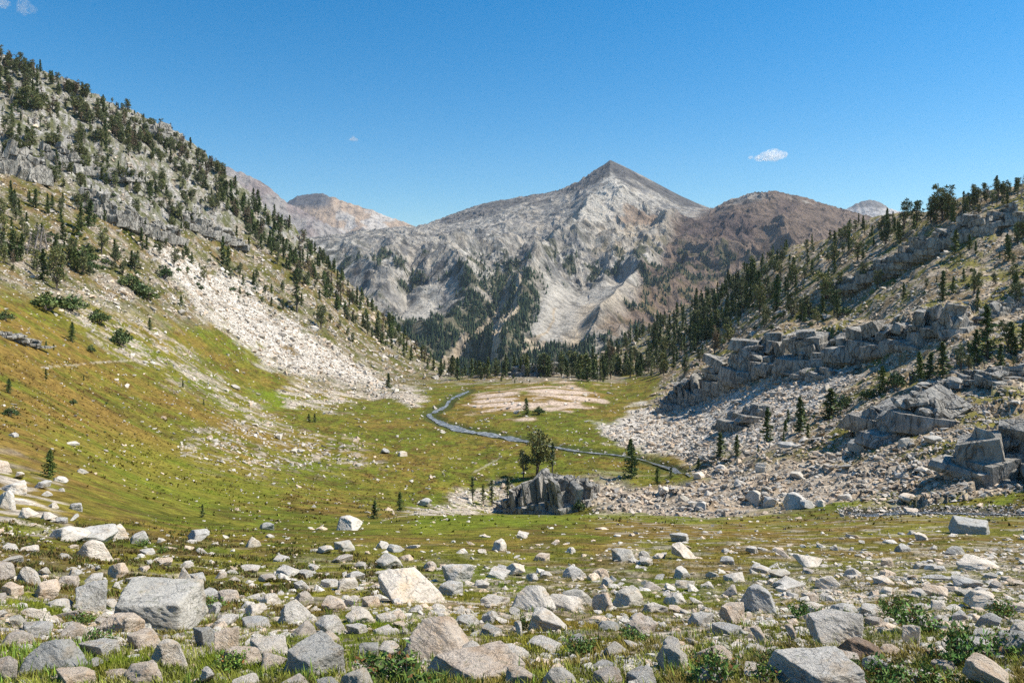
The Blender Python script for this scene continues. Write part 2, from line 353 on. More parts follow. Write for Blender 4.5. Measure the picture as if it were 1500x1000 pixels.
right_hill = polymask(jx, jr, [(800,515),(955,470),(1100,380),(1300,300),(1500,230),(2100,100),(2100,750),(1500,742),(1230,742),(1060,750),(960,752),(880,752),(850,740),(800,750),(745,742),(840,700),(900,705),(960,705),(1040,700),(985,670),(900,650),(880,632),(940,600),(975,565),(960,545),(870,545)], 8)*(DDg > 75)
talus_r = polymask(jx, jr, [(875,628),(920,600),(985,600),(1060,575),(1150,560),(1250,545),(1150,640),(1060,670),(980,665),(900,650)], 8)*(DDg > 100)
mound = polymask(jx, jr, [(672,592),(720,574),(800,566),(862,564),(900,580),(850,600),(760,604),(700,604)], 5)*(DDg > 200)
mound2 = polymask(jx, jr, [(548,572),(600,566),(628,580),(600,588),(560,584)], 5)*(DDg > 200)
rim = polymask(jx, jr, [(640,540),(900,535),(960,545),(900,560),(800,562),(700,560),(640,556)], 5)*(DDg > 350)
strip = polymask(jx, jr, [(560,758),(640,738),(740,700),(770,742),(700,752),(600,764)], 7)*(DDg > 90)
fore = sstep(790, 905, ROW0+fbm(X/2.5, Y/2.5, 4, 41)*55)*(DDg < 40)
fore_r = polymask(jx, jr, [(1150,840),(1500,800),(1600,1100),(900,1100),(1000,900)], 25)*(DDg < 40)
bench_dry = polymask(jx, jr, [(880,765),(1560,760),(1560,860),(1200,870),(1000,850),(900,810)], 16)*(DDg < 95)
# small relief, world-space
rough = .25+1.4*left_hill+3.0*left_cliff+1.7*right_hill*(1-talus_r)-.1*talus_main
near = sstep(25, 120, Y)
rel = fbm(X/38, Y/38, 4, 3)*1.3*near*np.clip(rough, .35, 2)+fbm(X/7, Y/7, 5, 9)*(.10+.5*near*np.clip(rough-.25, 0, 3))+fbm(X/1.4, Y/1.4, 4, 14)*.07*(1-sstep(20, 60, Y)) 
rib = (ridged((Y+.25*X)/17, X/48, 6, 21)-.42)*5.5*left_cliff+(ridged((Y+.3*X)/30, X/120, 4, 24)-.4)*3.0*left_hill*(1-talus_main)
w1, w2, wv = worley(X/9+fbm(X/9, Y/9, 2, 2)*.5, Y/6, 3); rib += (wv-.5)*3.8*left_cliff
w1, w2, wv = worley(X/5+fbm(X/5, Y/5, 2, 2)*.5, Y/5, 4); rib += (wv-.5)*1.6*right_hill*(1-talus_r)*sstep(0, .25, fbm(X/30, Y/30, 3, 77)+.15)
meadow_flat = 1-np.clip(left_hill+right_hill+mound+rocks_c, 0, 1)
Z = Z+rel*(1-.6*meadow_flat*near)+rib
# stream bed
STREAM = [(688,571,3),(676,576,3),(664,581,3.2),(656,588,3.6),(654,594,4),(640,600,5),(627,606,5.5),(634,612,6),(648,619,8.5),(668,626,9),(690,631,6.0),(715,634,8),(745,640,7),(775,645,5),(805,651,4.2),(835,657,3),(865,661,2.6),(900,664,1.8),(940,671,1.8),(965,679,3),(990,686,6.5),(1004,694,5),(1012,699,2)]
CREEK = [(1245,748,1),(1275,750,2),(1300,748,2),(1345,746,1.5),(1400,747,2),(1450,748,1.4),(1510,749,2),(1600,748,1.5),(1700,746,1.5)]
ds_, sd_, _ = distline(PXg, ROW0*2.2, [(a, b*2.2) for a, b, c in STREAM]); ds_ = np.where(Y > 140, ds_, 99)
dc_, _, _ = distline(PXg, ROW0*2.2, [(a, b*2.2) for a, b, c in CREEK]); dc_ = np.where((Y > 55) & (Y < 95), dc_, 99)
wS = np.interp(ROW0, [570, 606, 626, 660, 690], [4.5, 8, 9, 5, 9])
Z = Z-.55*sstep(wS+6, wS-1, ds_)-.4*sstep(16, 6, dc_)
ROWf = HZ-Z/Y*F
MROW = np.minimum.accumulate(ROWf, axis=1)
def lookup(px, row, lo=0):
    """where the line of sight through a photo point meets the ground -> X, Y, Z, grid indices"""
    px = np.atleast_1d(np.asarray(px, float)); row = np.atleast_1d(np.asarray(row, float))
    ci = np.clip(np.interp(px, PXc, np.arange(len(PXc))).round().astype(int), 0, len(PXc)-1)
    out = np.zeros((len(px), 3)); jj = np.zeros(len(px), int); ok = np.ones(len(px), bool)
    for s in range(0, len(px), 4000):
        e = slice(s, s+4000); M = MROW[ci[e]]; r = row[e]
        j = (M > r[:, None]).sum(1); bad = (j >= M.shape[1]) | (j < 1); j = np.clip(j, 1, M.shape[1]-1)
        k = np.arange(len(j)); r0 = M[k, j-1]; r1 = M[k, j]
        t = np.clip((r0-r)/np.maximum(r0-r1, 1e-6), 0, 1)
        Rf = ROWf[ci[e]]
        # the far side of a hidden hollow: take the crossing cell itself
        t = np.where(r0-r1 > 0, np.where(Rf[k, j-1] > r0+.01, 1, t), 0)
        lv = LVc[j-1]+(LVc[j]-LVc[j-1])*t; D = np.exp(lv)
        zz = Z[ci[e], j-1]*(1-t)+Z[ci[e], j]*t
        out[e] = np.stack([(PXc[ci[e]]-CX)/F*D, D, zz], 1); jj[e] = j; ok[e] = ~bad
    return out, ci, jj, ok
def groundz(x, y):
    px = CX+F*x/y; fi = np.interp(px, PXc, np.arange(len(PXc))); fj = np.interp(np.log(y), LVc, np.arange(len(LVc)))
    i = np.clip(np.floor(fi).astype(int), 0, len(PXc)-2); j = np.clip(np.floor(fj).astype(int), 0, len(LVc)-2); a = fi-i; b = fj-j
    return (Z[i, j]*(1-a)+Z[i+1, j]*a)*(1-b)+(Z[i, j+1]*(1-a)+Z[i+1, j+1]*a)*b
# albedo of the ground, painted from what grows or lies there
def L3(c): return np.array(c)[None, None, :]
def mixc(a, b, m): return a*(1-m[..., None])+b*m[..., None]
GREEN, OLIVE, ORANGE, BROWN, BRIGHT = L3((.112,.132,.014)), L3((.150,.138,.020)), L3((.195,.125,.030)), L3((.12,.07,.022)), L3((.14,.19,.012))
TALUS, SCREE, SOIL, GRAN, PINK, HEATH = L3((.52,.475,.41)), L3((.40,.345,.275)), L3((.30,.235,.165)), L3((.34,.325,.30)), L3((.42,.33,.255)), L3((.15,.12,.045))
n_a = fbm(X/30+4, Y/30, 4, 51); n_b = fbm(X/9, Y/9, 4, 52); n_c = fbm(X/3+2, Y/3, 4, 53); n_s = fbm((X+.2*Y)/60, Y/7, 4, 54); n_d = fbm(X/.7, Y/.7, 4, 55)
COL = np.ones(X.shape+(3,))*OLIVE
COL = mixc(COL, GREEN, sstep(-.15, .35, n_b+n_a*.6))
COL = mixc(COL, ORANGE, sstep(-.1, .4, -n_a+n_c*.7-.05)*.65); COL = mixc(COL, BROWN*.7, sstep(.08, .3, n_c*.8+n_b*.6)*.6); COL = mixc(COL, GREEN*.55, sstep(.1, .3, fbm(X/4+7, Y/5, 4, 57))*.55)
slopeg = polymask(jx, jr, [(-600,200),(0,410),(150,520),(300,600),(420,650),(350,720),(200,720),(100,740),(-600,760)], 40)*(DDg > 30)
COL = mixc(COL, ORANGE, slopeg*sstep(-.3, .25, n_s+.5*n_b)*.9)
COL = mixc(COL, BROWN, slopeg*sstep(.15, .5, -n_s+.4*n_c)*.45)
COL = mixc(COL, BRIGHT, polymask(jx, jr, [(370,575),(410,575),(440,600),(400,600)], 12)*.8)
COL = mixc(COL, BRIGHT, polymask(jx, jr, [(80,640),(300,650),(420,720),(300,750),(150,700)], 30)*.35*(DDg > 45))
COL = mixc(COL, BRIGHT, polymask(jx, jr, [(600,748),(760,745),(1050,752),(1050,765),(800,770),(600,775)], 8)*.45*(DDg < 100))
COL = mixc(COL, ORANGE*.9, bench_dry*sstep(-.35, .3, n_b+.4*n_c)*.75)
COL = mixc(COL, HEATH, sstep(.15, .5, n_c+.4*n_b)*sstep(60, 20, Y)*.5)
rockm = np.zeros(X.shape)
def lay(c, m, r):
    global COL, rockm
    m = np.clip(m, 0, 1); COL = mixc(COL, c, m); rockm = rockm*(1-m)+r*m
lay(SCREE*L3((.66,.65,.64)), left_hill*.92, .8)
lay(ORANGE*.7, left_hill*(1-left_cliff)*sstep(-.02, .2, n_s+.25*n_b+.3*n_c)*.75, 0)
lay(OLIVE*.6, left_hill*sstep(-.05, .2, n_b-.3*n_s)*.8, 0)
lay(GRAN*.9, left_cliff*sstep(-.5, .1, n_b+.15), .9)
lay(L3((.10,.10,.045)), left_cliff*sstep(-.02, .22, n_c+.5*n_b)*.8, .2)
lay(TALUS, talus_main*sstep(-.5, -.1, n_b), 1)
lay(SCREE*1.05, talus_b*sstep(-.1, .25, n_b*.6+n_c*.7)*.75, 1)
lay(SCREE, rocks_c*sstep(.1, .4, n_c)*.7, .8)
lay(SCREE*1.1, talus_d*sstep(-.1, .25, n_b+.1), 1)
lay(SCREE, fringe_l*sstep(-.1, .3, n_c), .6)
lay(SCREE*L3((1,.96,.9)), right_hill, .9)
lay(SOIL*1.05, right_hill*sstep(-.1, .25, n_b)*polymask(jx, jr, [(1000,690),(1200,640),(1560,600),(1560,740),(1000,745)], 20), .4)
lay(OLIVE*.95, right_hill*sstep(-.02, .25, n_b-.3*n_c)*(1-talus_r)*sstep(700, 660, ROW0)*.9, 0); lay(ORANGE*.7, right_hill*sstep(.05, .3, -n_b-.3*n_c)*(1-talus_r)*sstep(700, 660, ROW0)*.7, 0)
lay(GREEN, right_hill*sstep(.1, .35, n_c+.3)*polymask(jx, jr, [(1280,722),(1560,715),(1560,748),(1250,745)], 5)*.8, 0)
lay(BROWN, right_hill*sstep(.25, .5, n_c)*.4, .3)
lay(TALUS*.95, talus_r, 1)
lay(ORANGE, mound*.9, .2); lay(PINK*1.15, mound*sstep(-.15, .1, fbm(X/26, Y/9, 4, 61)+.08), .5); lay(SCREE, mound2, .8)
lay(SCREE*.7, rim*.8, .6); lay(BROWN, rim*sstep(0, .3, n_c)*.7, .1)
lay(SCREE, strip*sstep(-.2, .2, n_c+.15), .9)
lay(SCREE*.9, fore*sstep(.05, .3, fbm(X/1.1, Y/1.1, 4, 62)), .5)
lay(SOIL*1.1, fore*sstep(.1, .35, fbm(X/.8+5, Y/.8, 4, 63))*.7, .3)
lay(SCREE, fore_r*sstep(.0, .3, n_d+.1*n_c)*.7, .5)
lay(SCREE*.9, bench_dry*sstep(.22, .4, fbm(X/2.2, Y/2.2, 4, 64)+.08)*.6, .5)
for poly, wd in (([(60,538),(110,534),(150,530),(200,528)], 1.6), ([(693,692),(708,684),(722,676),(735,668)], 1.5), ([(560,762),(620,750),(700,742)], 1.5)):
    dt, _, _ = distline(PXg, ROW0, poly); lay(SCREE, sstep(wd, wd-1.2, dt+n_c*2)*.55*(Y > 60), .1)
lay(L3((.045,.06,.015)), sstep(wS+7, wS+1, ds_+n_c*3)*.8, 0)
lay(L3((.05,.045,.04)), sstep(20, 9, dc_+n_c*5)*.9, .8)
lay(L3((.10,.115,.03)), (Y > 470)*right_hill*.3, .2); lay(GREEN*.5, left_hill*(1-talus_main)*sstep(.05, .25, fbm(X/6, Y/6, 4, 58))*.7, 0)
V = np.stack([X, Y, Z], 2).reshape(-1, 3)
me = make_mesh('valley_ground', V, gridfaces(len(PXc), len(LVc)), M_ground, True, {'Col': COL.reshape(-1, 3), 'Rock': rockm.ravel()})
tag(link('valley_ground', me), kind='structure')
# ground behind the viewpoint, joining the valley sheet
gx = np.linspace(-120, 120, 240); gy = np.concatenate([np.linspace(-120, 0, 40), np.geomspace(.6, 60, 60)]); GX, GY = np.meshgrid(gx, gy, indexing='ij')
gyc = np.maximum(GY, 1.55); gpx = np.clip(CX+F*GX/gyc, -440, 1990); GZ = groundz((gpx-CX)/F*gyc, gyc)-.10*sstep(-440, -380, CX+F*GX/gyc)*sstep(1990, 1930, CX+F*GX/gyc)+np.clip(1.55-GY, 0, 200)*.2+fbm(GX/8, GY/8, 3, 2)*.3*sstep(0, -8, GY)
gc = np.ones(GX.shape+(3,))*L3((.2,.16,.06))
tag(link('hillside_ground', make_mesh('hillside_ground', np.stack([GX, GY, GZ], 2).reshape(-1, 3), gridfaces(240, 100), M_ground, True, {'Col': gc.reshape(-1, 3), 'Rock': np.full(GX.size, .4)})), kind='structure')

# ---------------------------------------------------------------- far mountains
MS = {
 -300:[(1000,640),(2500,500),(3200,420),(4500,420),(7000,470)],
 100:[(1000,640),(2000,560),(3000,430),(4500,420),(7000,460)],
 350:[(1000,640),(1600,560),(2000,470),(2400,400),(2700,360),(3200,350),(4200,370),(7000,460)],
 480:[(1000,645),(1500,560),(1800,480),(2150,410),(2450,365),(2700,350),(3200,352),(4200,380),(7000,460)],
 560:[(1000,650),(1400,560),(1700,490),(1900,445),(2200,390),(2500,352),(2800,336),(3300,334),(4200,350),(7000,470)],
 630:[(1000,650),(1400,550),(1600,515),(1850,465),(2000,430),(2150,392),(2250,366),(2500,352),(3000,340),(3600,331),(4100,329),(4600,345),(7000,470)],
 690:[(1000,650),(1400,548),(1600,515),(1850,462),(2000,425),(2250,380),(2600,355),(3000,335),(3500,316),(3900,304),(4400,330),(7000,470)],
 760:[(1000,650),(1400,545),(1600,510),(1850,455),(2100,415),(2350,378),(2700,345),(3000,325),(3400,302),(3850,289),(4400,325),(7000,470)],
 830:[(1000,650),(1400,540),(1600,505),(1850,458),(2100,425),(2400,380),(2700,345),(3000,318),(3300,300),(3750,277),(4400,320),(7000,460)],
 893:[(1000,650),(1400,530),(1600,500),(1850,460),(2150,420),(2450,370),(2700,335),(2950,300),(3250,264),(3600,243),(4400,320),(7000,460)],
 950:[(1000,650),(1400,525),(1700,480),(2000,440),(2300,405),(2600,365),(2900,330),(3200,290),(3600,262),(4400,330),(7000,460)],
 1030:[(1000,650),(1400,520),(1700,480),(2000,440),(2300,400),(2600,358),(2900,330),(3200,313),(3600,301),(4400,340),(7000,460)],
 1070:[(1000,645),(1400,510),(1700,468),(2000,425),(2300,385),(2600,340),(2900,303),(3100,292),(3500,312),(4400,350),(7000,460)],
 1160:[(1000,635),(1400,495),(1700,448),(2000,408),(2300,365),(2600,322),(2850,294),(3100,286),(3500,312),(7000,455)],
 1120:[(1000,640),(1400,500),(1700,455),(2000,415),(2300,370),(2600,325),(2850,291),(3100,288),(3500,310),(4400,360),(7000,460)],
 1200:[(1000,630),(1400,490),(1700,440),(2000,400),(2300,360),(2600,325),(2850,302),(3100,298),(3600,325),(7000,450)],
 1290:[(1000,620),(1500,480),(2000,400),(2500,345),(2900,322),(3300,330),(4200,360),(7000,450)],
 1500:[(1000,620),(1500,480),(2000,410),(2900,360),(4200,390),(7000,450)],
 1800:[(1000,620),(2000,440),(2900,380),(7000,450)],
}
mp = np.array([(px, math.log(D)*1.9, row) for px, l in MS.items() for D, row in l], float)
SU, SV = 180.0, .42
def _tps_m(): return tps(mp, .01)
mPX = np.concatenate([np.arange(-300, 380, 8.), np.arange(380, 1340, 1.6), np.arange(1340, 1800, 8.)]); mLV = np.linspace(math.log(1000), math.log(6000), 620)
mROW = evgrid(_tps_m(), mPX, mLV*1.9)
mPXg = np.repeat(mPX[:, None], len(mLV), 1); mY = np.repeat(np.exp(mLV)[None], len(mPX), 0); mX = (mPXg-CX)/F*mY
mR0 = mROW.copy()
vis = sstep(345, 420, mR0); lowf = sstep(1300, 1700, mY)
def ridge(pts, h, wl, wr, noise=1.0):
    """a spur: height h in m, falling over wl / wr px on its left / right"""
    d, s, t = distline(mPXg+fbm(mX/160, mY/160, 3, 71)*9, mR0+fbm(mX/160, mY/160+7, 3, 72)*9, pts)
    wdt = np.where(s > 0, wl, wr)
    return h*np.clip(1-d/wdt, 0, 1)**1.3*sstep(0, .35, t)
mZ = -(mROW-HZ)/F*mY
mZ0 = mZ.copy()
crest = mR0.min(1)[:, None]; cj = mR0.argmin(1)[:, None]; keepc = sstep(4, 66, mR0-crest)*(np.arange(len(mLV))[None] < cj)+.04
mZ += keepc*ridge([(893,243),(885,275),(862,305),(842,345),(800,395),(770,440),(735,500)], 70, 34, 60)
mZ += keepc*ridge([(893,250),(905,275),(925,300),(960,325),(975,345)], 40, 30, 30)*0.9
mZ += keepc*ridge([(1110,290),(1080,310),(1060,350),(1040,385),(1000,420)], 60, 50, 40)
mZ += keepc*ridge([(1045,303),(1010,318),(985,345),(960,385),(930,430),(880,480)], 55, 34, 60)
mZ += keepc*ridge([(1130,290),(1145,330),(1160,370)], 35, 25, 30)
mZ += ridge([(640,362),(652,378),(668,402),(690,430)], 75, 55, 50)
mZ += ridge([(560,345),(575,380),(590,410)], 45, 40, 40)
mZ += ridge([(500,352),(530,390),(560,430)], 45, 40, 40)
mZ += ridge([(720,345),(735,390),(750,420)], 45, 30, 35)
mZ += ridge([(800,350),(790,400),(770,430)], 35, 25, 30)
mZ += ridge([(900,330),(905,380),(880,415)], 45, 30, 40)
mZ += ridge([(945,340),(945,380),(930,410)], 30, 25, 30)
mZ += 34*np.exp(-np.abs(mPXg-894)/15)*np.exp(-((mLV[None]-math.log(3600))/.08)**2)
mZ += 12*np.exp(-((mPXg-1120)/30)**4)*np.exp(-((mLV[None]-math.log(3000))/.06)**2)
mZ -= ridge([(745,425),(715,465),(690,490),(655,528)], 22, 14, 14)
mZ -= ridge([(762,440),(748,480),(725,525)], 22, 14, 14)
mZ -= ridge([(610,345),(600,400),(592,440)], 40, 26, 20)
sky_keep = sstep(3150, 2600, mY)*.93+.07
smooth_r = polymask(mPXg, mR0, [(585,425),(650,425),(625,480),(590,460)], 10)+polymask(mPXg, mR0, [(800,425),(935,420),(930,455),(860,500),(770,510)], 14)
pyr = polymask(mPXg, mR0, [(890,240),(1045,303),(1000,318),(930,290),(905,262)], 10)*(mY > 2900)
sm = 1-.92*np.clip(smooth_r+pyr, 0, 1)
wx = mX+fbm(mX/300, mY/300, 3, 81)*90; wy = mY+fbm(mX/300+5, mY/300, 3, 82)*90
big = (ridged(wx/420, wy/520, 6, 83)-.42)*58
fin = (ridged(wx/95, wy/120, 6, 86)-.4)*20
w1, w2, wv = worley(wx/90, wy/70, 88); blk = (wv-.5)*22*sstep(.0, .2, w2-w1)
cl_m = sstep(470, 420, mR0)
rug = (np.arange(len(mLV))[None] < cj+6)*sstep(300, 500, mY-1000)
mZ += keepc*(big*sm+fin*1.05*sm+blk*1.3*sm*cl_m+(ridged(wx/38, wy/50, 4, 87)-.4)*9*sm)+rug*(1-keepc)*(ridged(wx/60, wy/80, 5, 89)-.4)*16*np.where((mPXg > 885) & (mPXg < 1040), .12, 1)*sstep(1000, 1500, mY)
mZ = np.where(mY > 4300, mZ, mZ)
# albedo; the dark GD layers also carry shadow painted into the rock
GP, GD, GB, TAN, PALE = L3((.40,.385,.36)), L3((.17,.165,.16)), L3((.155,.145,.135)), L3((.39,.32,.23)), L3((.52,.48,.41))
RED, PUR, FOR, OCH = L3((.185,.135,.10)), L3((.11,.08,.07)), L3((.035,.05,.022)), L3((.33,.22,.12))
jx2 = mPXg+fbm(mX/140, mY/140, 4, 91)*16; jr2 = mR0+fbm(mX/140+3, mY/140, 4, 92)*14
nA = fbm(mX/170, mY/170, 5, 93); nB = fbm(mX/45, mY/60, 5, 94); nC = fbm(mX/18, mY/26, 4, 95)
MC = np.ones(mX.shape+(3,))*GP*L3((.92,.89,.83))
def mlay(c, m):
    global MC
    MC = mixc(MC, c, np.clip(m, 0, 1))
mlay(PALE, sstep(-.05, .35, nA+.4*nB)*.5); mlay(GD*.8, sstep(.0, .22, nB)*.7); mlay(TAN*.9, sstep(.0, .3, -nB-.3*nA)*.35); mlay(GD*.7, sstep(.1, .3, nC)*.5)  # GD: random dark granite patches, deepened to stand in for shadow contrast
mlay(TAN, polymask(jx2, jr2, [(860,300),(960,330),(990,350),(960,400),(900,400),(850,345)], 14)*sstep(-.3, .2, nB)*.85)
mlay(L3((.27,.19,.13)), polymask(jx2, jr2, [(880,305),(980,330),(960,345),(900,325)], 7)*.8)
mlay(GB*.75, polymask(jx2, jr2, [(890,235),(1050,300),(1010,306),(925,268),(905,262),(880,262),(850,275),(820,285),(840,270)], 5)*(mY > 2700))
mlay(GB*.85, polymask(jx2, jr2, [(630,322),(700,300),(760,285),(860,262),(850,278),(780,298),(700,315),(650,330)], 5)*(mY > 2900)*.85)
mlay(RED, polymask(jx2, jr2, [(1000,330),(1050,300),(1130,280),(1300,300),(1330,380),(1100,420),(1000,455),(900,500),(880,480),(930,440),(960,400)], 10))
mlay(OCH, polymask(jx2, jr2, [(1000,420),(1100,400),(1000,455),(890,505),(860,500),(920,460)], 12)*sstep(-.3, .2, nB)*.8)
mlay(PUR, polymask(jx2, jr2, [(990,350),(1050,318),(1110,320),(1100,350),(1040,370),(1000,365)], 8)*.85)
mlay(PUR, polymask(jx2, jr2, [(1140,290),(1165,300),(1150,330),(1130,330)], 5)*.6)
mlay(PALE, polymask(jx2, jr2, [(896,258),(862,300),(838,345),(880,338),(915,318),(930,300),(910,275)], 6)*.75); mlay(GD*.7, polymask(jx2, jr2, [(800,385),(900,390),(940,420),(880,432),(790,425)], 8)*sstep(-.1, .15, nC)*.6); mlay(GD*.7, polymask(jx2, jr2, [(590,372),(650,365),(690,395),(680,430),(600,430)], 8)*sstep(-.2, .1, nB)*.6); mlay(PALE*.8, smooth_r); mlay(TAN, polymask(jx2, jr2, [(870,440),(930,450),(880,490),(800,520)], 10)*.7)  # GD polygons: shade of camera-facing cliffs put into the rock colour
fm = polymask(jx2, jr2, [(570,470),(640,470),(700,425),(740,420),(790,440),(830,470),(870,520),(1000,480),(1100,430),(1100,700),(500,700)], 14)
fm = fm*sstep(-.5, -.2, nB+nA*.6+sstep(450, 520, mR0)*.35)*(1-np.clip(smooth_r*1.2, 0, 1))
fm2 = sstep(340, 400, mR0)*sstep(.05, .25, nB+.1)*sstep(-.1, .2, nA+.1)*.85*(1-np.clip(smooth_r*1.2, 0, 1))
fm2 = np.maximum(fm2, polymask(jx2, jr2, [(930,385),(1000,385),(1060,395),(1100,400),(1000,460),(930,470)], 12)*sstep(0, .25, nB+.05)*.8)
mlay(L3((.13,.115,.055)), np.clip(fm+fm2, 0, 1)*.75); mlay(FOR, np.clip(fm+fm2, 0, 1)*sstep(-.25, .05, nC+.1)*.7)
chute = 0
for poly, a, b in (([(745,425),(718,462),(690,488),(652,530)], 5, 9), ([(762,438),(750,478),(722,528)], 5, 9), ([(700,470),(660,510),(640,530)], 2, 4), ([(800,500),(770,530)], 2, 4), ([(870,470),(840,500)], 2, 4), ([(815,455),(790,500),(770,520)], 1, 3)):
    d, s, t = distline(jx2*.5+mPXg*.5, jr2*.5+mR0*.5, poly); chute = np.maximum(chute, sstep(1.15, .75, d/(a+(b-a)*t)))
mlay(TAN*1.1, chute*.95)
me = make_mesh('main_mountain', np.stack([mX, mY, mZ], 2).reshape(-1, 3), gridfaces(len(mPX), len(mLV)), M_mtn, False, {'Col': MC.reshape(-1, 3)})
tag(link('mountain', me), kind='structure')
mROWf = HZ-mZ/mY*F; mMROW = np.minimum.accumulate(mROWf, axis=1)
forest_m = np.clip(fm*(1-chute)+fm2*.7*(1-chute), 0, 1)

def far_ridge(name, D0, D1, prof, colf, seed, amp):
    """a far mountain: skyline given as (column, row), front and back slopes with real depth"""
    px = np.arange(prof[0][0], prof[-1][0]+.1, 1.6); top = np.interp(px, [p[0] for p in prof], [p[1] for p in prof])
    k = np.ones(9)/9; top = np.convolve(np.pad(top, 4, 'edge'), k, 'valid')*.6+top*.4
    top += fbm(px/9., px*0+seed, 4, seed)*2.2
    n = 150; s = np.linspace(0, 1.35, n); Yd = D0+(D1-D0)*s; fall = np.where(s < 1, (1-s)**1.15, (s-1)*1.2)
    P = np.repeat(px[:, None], n, 1); YY = np.repeat(Yd[None], len(px), 0); zt = -(top-HZ)/F*D1
    XX = (P-CX)/F*D1*(.35+.65*YY/D1)
    ZZ = zt[:, None]-(zt[:, None]+420)*fall[None]
    ZZ += (ridged(XX/600, YY/900, 6, seed)-.4)*amp*np.clip(fall*6, .06, 1)[None]+fbm(XX/120, YY/160, 4, seed+5)*amp*.12
    # keep the surveyed skyline: correct each line of sight to its crest
    CC = colf(P, HZ-ZZ/YY*F, XX, YY)
    tag(link(name, make_mesh(name, np.stack([XX, YY, ZZ], 2).reshape(-1, 3), gridfaces(len(px), n), M_mtn, True, {'Col': CC.reshape(-1, 3)})), kind='structure')
def c_left(P, Rw, XX, YY):
    c = np.ones(P.shape+(3,))*L3((.235,.19,.17)); n = fbm(XX/200, YY/260, 4, 5)
    c = mixc(c, L3((.27,.245,.22)), sstep(-.2, .4, n)); return c
def c_mid(P, Rw, XX, YY):
    c = np.ones(P.shape+(3,))*L3((.36,.27,.19)); n = fbm(XX/160, YY/200, 4, 6)
    c = mixc(c, L3((.44,.40,.35)), sstep(-.05, .2, n)*sstep(296, 320, Rw)); c = mixc(c, L3((.105,.1,.1)), sstep(493, 478, P)*sstep(310, 298, Rw)); return c
def c_right(P, Rw, XX, YY):
    c = np.ones(P.shape+(3,))*L3((.19,.175,.16)); return mixc(c, L3((.42,.39,.36)), sstep(302, 308, Rw+4*fbm(XX/90, YY/90, 3, 3)))
far_ridge('far_mountain_left', 3300, 4700, [(230,215),(300,231),(322,239),(350,251),(380,264),(400,277),(420,294),(450,312),(480,330),(520,348),(560,360),(640,375)], c_left, 101, 120)
far_ridge('far_mountain_middle', 4300, 6000, [(380,330),(415,300),(428,290),(440,286),(455,284),(470,284),(485,287),(500,293),(520,300),(545,308),(570,318),(590,324),(610,332),(650,334),(720,338)], c_mid, 111, 90)
far_ridge('far_mountain_right', 4600, 6200, [(1150,335),(1200,320),(1225,311),(1240,306),(1250,300),(1262,294),(1275,293),(1288,296),(1300,302),(1320,312),(1350,325),(1420,345)], c_right, 121, 60)
#PART3
# ---------------------------------------------------------------- rock shapes
def ico(sub):
    bm = bmesh.new(); bmesh.ops.create_icosphere(bm, subdivisions=sub, radius=1)
    v = np.array([x.co[:] for x in bm.verts]); f = np.array([[a.index for a in q.verts] for q in bm.faces]); bm.free(); return v, f
ICO = {k: ico(k) for k in (2, 3, 4, 5, 6)}
def n3(v, sc_, s): return (perlin(v[:, 0]*sc_+v[:, 2]*sc_*.7, v[:, 1]*sc_-v[:, 2]*sc_*.6, s)+perlin(v[:, 1]*sc_+5+v[:, 0]*.3*sc_, v[:, 2]*sc_+v[:, 0]*sc_*.5, s+3))*.5
def polyrock(seed, sub=5, nplanes=9, boxy=.55, rough=.035):
    """an angular block: a solid cut by joint planes, edges a little worn; fits -.5...5 wide, 0..1 high"""
    g = np.random.default_rng(seed); v, f = ICO[sub]
    N = [np.array(a, float) for a in ((1, 0, 0), (-1, 0, 0), (0, 1, 0), (0, -1, 0), (0, 0, 1), (0, 0, -1))]
    up = g.normal(0, 1, (nplanes, 3)); up[:, 2] = np.abs(up[:, 2])*.8+.1
    N = [n+g.normal(0, .45*(1-boxy)+.12, 3)+np.array([0, 0, (1-boxy)*g.uniform(0, .9) if n[2] == 0 else 0]) for n in N]+list(up)
    N = np.array([n/np.linalg.norm(n) for n in N]); d = np.r_[g.uniform(.72, .95, 6), g.uniform(.62, 1.0, nplanes)]
    q = v@N.T; t = np.where(q > .05, d/np.maximum(q, .05), 9.0)
    p = 26.0; r = (t**-p).sum(1)**(-1/p)
    P = v*r[:, None]
    P += v*((n3(P, 1.7, seed)*rough*1.6+n3(P, 5, seed+1)*rough*.8+(n3(P, 13, seed+2)*rough*.45 if sub > 4 else 0)))[:, None]
    lo = P.min(0); hi = P.max(0); P = (P-(lo+hi)/2)/(hi-lo); P[:, 2] += .5
    return P, f
def hullrock(seed, n):
    g = np.random.default_rng(seed); bm = bmesh.new()
    for p in g.normal(0, 1, (n, 3)):
        p = p/np.linalg.norm(p)*g.uniform(.8, 1); bm.verts.new(Vector(p))
    r = bmesh.ops.convex_hull(bm, input=bm.verts[:]); bmesh.ops.delete(bm, geom=[x for x in r['geom_interior'] if isinstance(x, bmesh.types.BMVert)], context='VERTS')
    bm.verts.index_update(); v = np.array([x.co[:] for x in bm.verts]); f = np.array([[a.index for a in q.verts] for q in bm.faces]); bm.free()
    lo = v.min(0); hi = v.max(0); v = (v-(lo+hi)/2)/(hi-lo); v[:, 2] += .5; return v, f
def rotz(a): return np.array([[math.cos(a), -math.sin(a), 0], [math.sin(a), math.cos(a), 0], [0, 0, 1]])
def rotx(a): return np.array([[1, 0, 0], [0, math.cos(a), -math.sin(a)], [0, math.sin(a), math.cos(a)]])
def roty(a): return np.array([[math.cos(a), 0, math.sin(a)], [0, 1, 0], [-math.sin(a), 0, math.cos(a)]])
